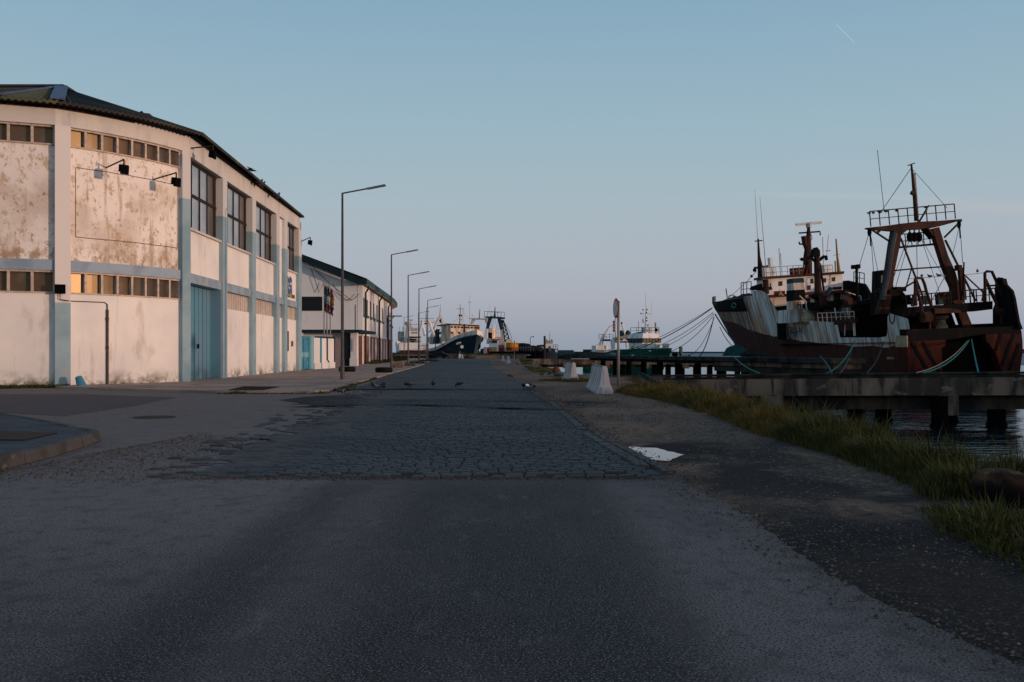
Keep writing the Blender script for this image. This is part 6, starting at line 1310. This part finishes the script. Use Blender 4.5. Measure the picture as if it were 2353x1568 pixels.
part('block', 'black', MB().ball(F2.on_s(*z2(1155, 567), 6), .28, 7), af); pl2('rail', 'lamp', [(900, 622), (1150, 630), (1395, 650)], .06, 6, T2, 4, z2); pl2('stay', 'ship_dark', [(850, 890), (1000, 745)], .12, 6, af, 5, z2)
fn2 = part('funnel', 'teal_dark', plS(F2, 12, [z2(1062, 830), z2(1140, 840), z2(1148, 1200), z2(1030, 1200)], -2.2), T2)
pl2('cap', 'teal_dark', [(1050, 820), (1155, 824)], .22, 12, fn2, 5, z2); pl2('pipe', 'teal_dark', [(1145, 905), (1250, 905), (1250, 860)], .35, 12, fn2, 6, z2)
part('aft_casing', 'ship_rusty_white', plS(F2, 9, [z2(890, 1010), z2(1225, 1010), z2(1225, 1210), z2(890, 1210)], -3), T2)
b = MB()
for k, x in enumerate((278, 296, 318, 336, 354, 372)): b.bar(F2.on_t(*c2(x, 1168-(x-278)*.28), 4.0), F2.on_t(*c2(x+4, 1200-(x-278)*.28), 4.0), .12, .5, F2.d)
part('lettering', 'sign_pale', b, T2)
part('anchor', 'black', MB().ball(F2.w(33.2, -1.6, 5.4), .6, 8, .8, .8, 1.3), T2); part('rust_foot', 'orange', MB().bar(F2.w(32.2, 0, 3.0), F2.w(32.7, 0, 4.4), 1.2, .8, F2.d), T2)
rope(F2.w(16, 4.3, 7.2), V((-16.0, 202, 1.0)), 1.6, 'rope_dark', 'thick dark line drooping along the dark blue hull to the quay', .11, 'mooring lines at the stone quay')
rope(F2.w(17, 4.4, 7.0), V((-9.5, 206, 1.0)), .6, 'rope_dark', 'dark line falling steeply from the white band of the blue trawler', .08, 'mooring lines at the stone quay')
# ------------------------------------------------------------------ white trawler, seen from astern
F1 = Frame((-23.2, 236, -2.7), R(-9)); T1 = thing('white_trawler', 'white trawler with pale masts seen from astern behind the lamp posts', 'ship', F1.C)
b1d = lambda s: 3.6 if s < 22 else 3.6*max(0, 1-((s-22)/18)**2.4)
h1 = lambda s: 5.0+3.2*max(0, (s-12)/28)**1.4
simple_hull(F1, 40, b1d, 4, .4, 7, lambda s: -1, lambda s: 3.9+.02*s, 'hull', 'hull_grey', T1); simple_hull(F1, 40, b1d, 4, .4, 7, lambda s: 3.9+.02*s, h1, 'hull_plating', 'ship_white', T1, 3)
transom(F1, 3.5, 4.4, 'hull_rust', T1); part('stern_plate', 'ship_white', F1.box(MB(), -.15, .2, -3.5, 3.5, 4.4, 6.2), T1)
part('deck', 'ship_dark', MB().grid([[F1.w(s, -b1d(s)*.97, 4.9), F1.w(s, b1d(s)*.97, 4.9)] for s in [i*1.1 for i in range(36)]]), T1)
pS1 = lambda name, m, s, pts, th, par=T1: part(name, m, plS(F1, s, [z2(x, y) for x, y in pts], th), par)
h1a = pS1('deckhouse', 'ship_white', 10, [(320, 850), (560, 858), (640, 1000), (640, 1290), (320, 1290)], 8); pS1('bridge', 'ship_white', 11, [(320, 715), (555, 720), (555, 860), (320, 855)], 5, h1a)
for x in (392, 452, 482, 505, 525): pS1('window', 'window_black', 9.9, [(x, 885), (x+(38 if x == 392 else 14), 885), (x+(38 if x == 392 else 14), 915), (x, 915)], .2, h1a)
pS1('bridge_window', 'glass_blue', 10.9, [(385, 765), (548, 768), (548, 855), (385, 850)], .2, h1a); pS1('doorway', 'window_black', 9.8, [(375, 1130), (475, 1130), (475, 1250), (375, 1250)], .3, h1a)
pS1('gallery', 'ship_dark', 8.8, [(335, 1000), (640, 1000), (640, 1030), (335, 1035)], 1.6, h1a); pS1('nets_on_gallery', 'ship_dark', 9.2, [(330, 1060), (520, 1070), (520, 1105), (330, 1100)], 1, h1a)
pS1('side_house', 'hull_white', 14, [(30, 860), (175, 865), (175, 1140), (30, 1120)], 5); pS1('emblem_panel', 'ship_white', 13.8, [(65, 995), (160, 998), (160, 1075), (65, 1070)], .3); pS1('emblem', 'ship_rust', 13.7, [(95, 1020), (125, 1020), (130, 1058), (95, 1058)], .2)
pl1 = lambda name, m, pts, r, s, par=T1, n=6: pl2(name, m, pts, r, s, par, n, z2, F1)
pl1('kingpost', 'ship_white', [(240, 1150), (262, 800), (270, 690)], [.5, .45, .35], 8); part('winch_drum', 'cream', MB().ball(F1.on_s(*z2(245, 645), 8), .5, 9), T1); pl1('mast', 'ship_white', [(360, 870), (360, 590)], [.4, .3], 12); pl1('radar_scanner', 'galv', [(325, 552), (412, 554)], .14, 12, T1, 4)
gt1 = pl1('gantry', 'ship_white', [(605, 578), (830, 575), (1025, 572)], [.16, .3, .16], 3); pl1('leg', 'ship_white', [(690, 580), (660, 730), (618, 860)], [.42, .38, .3], 3, gt1); pl1('leg', 'ship_white', [(660, 700), (720, 830), (750, 980)], .32, 3, gt1); pl1('leg', 'ship_white', [(870, 590), (910, 740), (980, 900), (995, 1000)], [.36, .32, .28, .28], 3, gt1)
pl1('rail', 'lamp', [(610, 508), (990, 508)], .05, 3, gt1, 4); pl1('whip_aerial', 'lamp', [(770, 570), (770, 385)], .06, 3, gt1, 4); pl1('stay', 'lamp', [(320, 670), (640, 668)], .05, 10, T1, 4)
for x in (755, 785): part('block', 'black', MB().ball(F1.on_s(*z2(x, 648), 3), .22, 6), gt1)
pS1('name_boards', 'ship_maroon', 9.6, [(245, 1180), (300, 1180), (300, 1250), (260, 1250)], .3)
for x in (60, 140, 160): pl1('aerial', 'galv', [(x, 850), (x-4, 730)], .06, 14, T1, 4)
# ------------------------------------------------------------------ trawler with the dark gantry, farther out
F3 = Frame((-3.5, 262, -2.7), R(10)); T3 = thing('rusty_trawler', 'rust streaked trawler with dark stern gantry rising behind the dark blue bow', 'ship', F3.C)
b3d = lambda s: 5 if s < 20 else 5*max(0, 1-((s-20)/18)**2.4)
simple_hull(F3, 38, b3d, 4, .4, 7, lambda s: -1, lambda s: 4.8+.05*s, 'hull', 'hull_rust', T3); transom(F3, 4.9, 4.8, 'hull_rust', T3)
part('deck', 'ship_dark', MB().grid([[F3.w(s, -b3d(s)*.97, 4.6), F3.w(s, b3d(s)*.97, 4.6)] for s in [i*1.05 for i in range(35)]]), T3)
p3 = lambda name, m, s, pts, th, par=T3: part(name, m, plS(F3, s, [c2(x, y) for x, y in pts], th), par)
l3 = lambda name, m, pts, r, s, par=T3, n=6: pl2(name, m, pts, r, s, par, n, c2, F3)
g3 = p3('gantry', 'teal_dark', 2, [(948, 520), (1100, 518), (1118, 505), (1180, 540), (1290, 525), (1430, 545), (1432, 580), (1330, 590), (1260, 572), (1110, 566), (1070, 575), (948, 545)], 1.2)
p3('leg', 'teal_dark', 2, [(1040, 570), (1115, 566), (1040, 815), (985, 815)], 1.2, g3); p3('leg', 'ship_white', 2, [(970, 815), (1030, 820), (1010, 1060), (930, 1060)], 1.3, g3); p3('leg', 'teal_dark', 2, [(1262, 565), (1330, 575), (1385, 840), (1325, 840)], 1.2, g3); p3('leg', 'ship_rusty_white', 2, [(1325, 840), (1390, 840), (1470, 1160), (1360, 1160)], 1.3, g3)
l3('mast', 'teal_dark', [(1197, 540), (1203, 420), (1208, 290)], [.4, .16, .1], 2.5, g3); l3('cross_tree', 'teal_dark', [(1105, 407), (1303, 420)], .1, 2.5, g3)
part('rail', 'lamp', MB().rail([F3.on_s(*c2(950+i*80.5, 520+i*4), 2.5) for i in range(7)], 1.35, .06, mid=False), g3)
for a_, c_ in (((1145, 570), (1120, 800)), ((1190, 570), (1135, 830)), ((1205, 570), (1260, 850)), ((1272, 600), (1285, 1010))): l3('rigging', 'lamp', [a_, c_], .04, 2.2, T3, 4)
hh = p3('superstructure', 'bridge_rust', 9, [(1020, 790), (1130, 800), (1150, 900), (1150, 1180), (1000, 1180)], 6); p3('stores', 'ship_rusty_white', 8, [(1270, 1040), (1460, 1045), (1460, 1200), (1270, 1200)], 5); p3('gear', 'ship_dark', 7, [(1040, 900), (1130, 920), (1130, 1060), (1050, 1040)], 1, hh)
g3b = p3('fore_gantry', 'ship_rusty_white', 24, [(605, 562), (700, 560), (1030, 568), (1035, 600), (720, 600), (605, 582)], 1.2); p3('leg', 'ship_rusty_white', 24, [(655, 575), (720, 590), (650, 700), (600, 700)], 1.2, g3b); p3('leg', 'ship_rusty_white', 24, [(950, 590), (1020, 590), (1025, 730), (1000, 730)], 1.2, g3b)
l3('fore_mast', 'ship_rust', [(828, 575), (835, 420), (845, 340)], [.14, .11, .06], 24, g3b); part('lamp', 'ship_white', MB().ball(F3.on_s(*c2(678, 498), 24), .25, 7), g3b); l3('whip_aerial', 'galv', [(1068, 460), (1085, 190)], .035, 3, T3, 4)
# ------------------------------------------------------------------ harbour craft before the trawlers
zc = lambda x, y, Y: at(1022.5+x/10.5, 677.9+y/10.5, Y)
bg_ = thing('work_barge', 'low black work barge carrying a crane and a yellow and red tank', 'barge', (5, 213, -2.7))
a_, c_ = zc(880, 1362, 210), zc(2330, 1362, 210)
part('hull', 'black', MB().hexa([V((a_.x+1, 209, -3)), V((c_.x-1, 209, -3)), V((c_.x-1, 217, -3)), V((a_.x+1, 217, -3)), V((a_.x, 208, a_.z)), V((c_.x, 208, a_.z)), V((c_.x, 218, a_.z)), V((a_.x, 218, a_.z))]), bg_, bevel=.1)
p = zc(1715, 1450, 207.5); part('lettering', 'sign_pale', MB().text('FORTS PALMEL', (p.x, 207.85, .35), (1, 0, .045), (0, .12, 1), .47, .03), bg_)
part('deck_rail', 'galv', MB().rail([zc(1770+i*60, 1362, 208.5) for i in range(7)], .85, .025, mid=False), bg_)
cr = thing('crane', 'black lattice boom crane standing on the work barge behind the tank', 'crane', (zc(1500, 1362, 214).x, 214, 0))
b = MB(); L_ = [zc(1378, 650, 214), zc(1455, 1150, 214)]; Rr = [zc(1420, 650, 214), zc(1575, 1150, 214)]
for y_ in (0, 1.2):
    o_ = V((0, y_, 0)); b.tube([L_[0]+o_, L_[1]+o_], .14, 5).tube([Rr[0]+o_, Rr[1]+o_], .14, 5)
    for k in range(10):
        e_, g_ = (L_, Rr) if k % 2 else (Rr, L_); b.tube([e_[0].lerp(e_[1], k/10)+o_, g_[0].lerp(g_[1], (k+1)/10)+o_], .09, 4)
part('boom', 'teal_dark', b, cr); part('boom_head', 'black', MB().bar(zc(1352, 640, 214.6), zc(1425, 640, 214.6), 1.0, .6), cr)
part('cab', 'ship_rusty_white', MB().prism([zc(x, y, 213) for x, y in ((1440, 1150), (1570, 1060), (1620, 1090), (1640, 1180), (1640, 1362), (1440, 1362))], (0, 3, 0)), cr); part('stay', 'black', MB().tube([zc(1425, 650, 214), zc(1560, 900, 214), zc(1620, 1080, 214)], .05, 4), cr)
tk = zc(1620, 1345, 209.6); tank = MB().lathe(V((tk.x, 209.8, tk.z)), [(1.30, 0), (1.33, .06), (1.30, .12), (1.30, 1.55), (1.33, 1.6), (1.25, 1.66)], 24).build('tank', 'tank_yellow', smooth=False)
tag(tank, 'large drum tank painted yellow above and red below on the barge', 'tank')
tg = thing('tug', 'small tug with white cabin and orange roof in front of the dark gantry trawler', 'boat', (zc(1180, 1362, 206).x, 206, -2.7)); x0, x1 = zc(1062, 1362, 206).x, zc(1298, 1362, 206).x
zt = lambda y: zc(0, y, 206).z
part('hull', 'ship_dark', MB().hexa([V((x0-.6, 204.5, -3)), V((x1+.8, 204.5, -3)), V((x1+.8, 207.8, -3)), V((x0-.6, 207.8, -3)), V((x0-1, 204, zt(1362))), V((x1+1, 204, zt(1362))), V((x1+1, 207.9, zt(1362))), V((x0-1, 207.9, zt(1362)))]), tg, bevel=.08)
cbn = part('cabin', 'ship_white', MB().box(x0+.05, x1-.1, 205, 207.6, zt(1366), zt(1092)), tg); part('roof', 'orange', MB().box(x0-.05+.7, x1, 204.7, 207.8, zt(1092), zt(1068)), cbn)
part('window', 'glass_dark', MB().box(zc(1118, 0, 205).x, zc(1255, 0, 205).x, 204.95, 205.02, zt(1165), zt(1105)), cbn); part('side_window', 'glass_dark', MB().box(zc(1072, 0, 205).x, zc(1098, 0, 205).x, 204.95, 205.02, zt(1165), zt(1105)), cbn)
part('lower_front', 'cream', MB().box(zc(1110, 0, 204.9).x, zc(1245, 0, 204.9).x, 204.85, 205, zt(1362), zt(1262)), cbn); part('life_ring', 'orange', MB().tube([zc(1098+12*math.cos(a*.6), 1310+40*math.sin(a*.6), 204.8) for a in range(12)], .1, 5), cbn)
part('mast', 'ship_white', MB().tube([zc(1148, 1070, 206), zc(1148, 880, 206)], .1, 6).tube([zc(1120, 990, 206), zc(1178, 990, 206)], .06, 5), tg); part('rail', 'orange', MB().rail([zc(1210+i*45, 1062, 207) for i in range(4)], .35, .06, mid=False), tg)
ps = V((zc(975, 0, 203).x, 203, .95)); t = thing('fuel_drum', 'pale drum standing on the quay edge beside the dark blue bow', 'drum', ps); part('shell', 'flag_white', MB().lathe(ps, [(.38, 0), (.38, .6), (.36, .62), (.38, .66), (.38, 1.3), (.3, 1.34)], 14), t)
ps = V((zc(1030, 0, 203.2).x, 203.2, .95)); t = thing('fuel_drum', 'red drum standing on the quay next to the pale drum', 'drum', ps); part('shell', 'flag_red', MB().lathe(ps, [(.34, 0), (.34, .42), (.32, .45), (.34, .5), (.34, .9), (.28, .94)], 14), t)
# workboat beyond the cross pier and gear heap on the barge end
wz = lambda x, y, Y=186: at(1240.8+x/13.653, 769.8+y/13.653, Y); Zw = lambda y: wz(0, y).z
wb = thing('workboat', 'blue workboat with white ochre roofed wheelhouse moored beyond the pier', 'boat', (wz(380, 0).x, 186, -2.7))
part('hull', 'hull_navy', MB().prism([wz(195, 418, 184.5), wz(570, 430, 184.5), wz(590, 560, 184.5), wz(590, 860, 184.5), wz(195, 860, 184.5)], (0, 4, 0)), wb, bevel=.1)
part('forepart', 'black', MB().prism([wz(195, 440, 184.6), wz(195, 860, 184.6), wz(-120, 860, 184.6), wz(-140, 520, 184.6), wz(60, 520, 184.6)], (0, 3.8, 0)), wb)
wc = part('wheelhouse', 'ship_white', MB().prism([wz(165, 205, 185), wz(410, 205, 185), wz(410, 420, 185), wz(165, 420, 185)], (0, 2.4, 0)), wb); part('roof', 'cream', MB().prism([wz(148, 203, 184.8), wz(215, 178, 184.8), wz(418, 178, 184.8), wz(422, 206, 184.8)], (0, 2.8, 0)), wc)
for xa, xb in ((165, 205), (225, 275), (300, 335), (355, 400)): part('window', 'glass_blue', MB().prism([wz(xa, 222, 184.96), wz(xb, 222, 184.96), wz(xb, 275, 184.96), wz(xa, 275, 184.96)], (0, .1, 0)), wc)
for x in (198, 365): part('roof_lamp', 'black', MB().bar(wz(x-14, 166, 185), wz(x+18, 166, 185), .3, .28), wc)
part('mast', 'galv', MB().tube([wz(303, 178, 186), wz(312, 0, 186), wz(316, -120, 186)], [.1, .07, .04], 6), wb); part('spud_pole', 'dark_brown', MB().tube([wz(145, 860, 184), wz(146, 35, 184)], .2, 8), wb)
part('rail', 'lamp', MB().rail([wz(420+i*70, 418, 185) for i in range(3)], .55*1.15, .04), wb); part('rail', 'lamp', MB().rail([wz(0+i*60, 500, 185) for i in range(3)], 1.1, .04), wb); part('stern_window', 'sign_pale', MB().prism([wz(468, 445, 184.44), wz(540, 450, 184.44), wz(562, 545, 184.44), wz(480, 548, 184.44)], (0, .1, 0)), wb)
part('deck_winch', 'flag_blue', MB().bar(wz(270, 440, 184.3), wz(345, 430, 184.3), .6, 1.0), wb)
p = zc(1960, 1340, 209); heap('deck_gear', (p.x+1.2, 211, a_.z), 3.0, 1.6, 1.15, 'net_dark', 'dark heap of gear on the barge end past the tank', 'gear heap', 41)
lp_ = at(1251-28, 806, 209.5); t = thing('deck_lamp', 'thin hooked lamp pole on the end of the black barge', 'lamp pole', (lp_.x, 209.5, a_.z)); part('pole', 'lamp', MB().tube([V((lp_.x-.4, 209.5, a_.z)), V((lp_.x-.4, 209.5, a_.z+2.9)), V((lp_.x-.1, 209.5, a_.z+3.15)), V((lp_.x+.2, 209.5, a_.z+3.1))], .06, 5), t); part('lamp_head', 'lamp', MB().ball(V((lp_.x+.25, 209.5, a_.z+3.05)), .14, 6), t)
lp_ = at(1271-33, 806, 213); t = thing('cabin_roof', 'white launch cabin with maroon roof behind the gear heap', 'boat', (lp_.x, 213, a_.z)); part('cabin', 'ship_white', MB().box(lp_.x-.2, lp_.x+2.4, 212, 214, a_.z, a_.z+1.0), t); part('roof', 'ship_maroon', MB().box(lp_.x-.4, lp_.x+2.5, 211.8, 214.2, a_.z+1.0, a_.z+1.35), t)
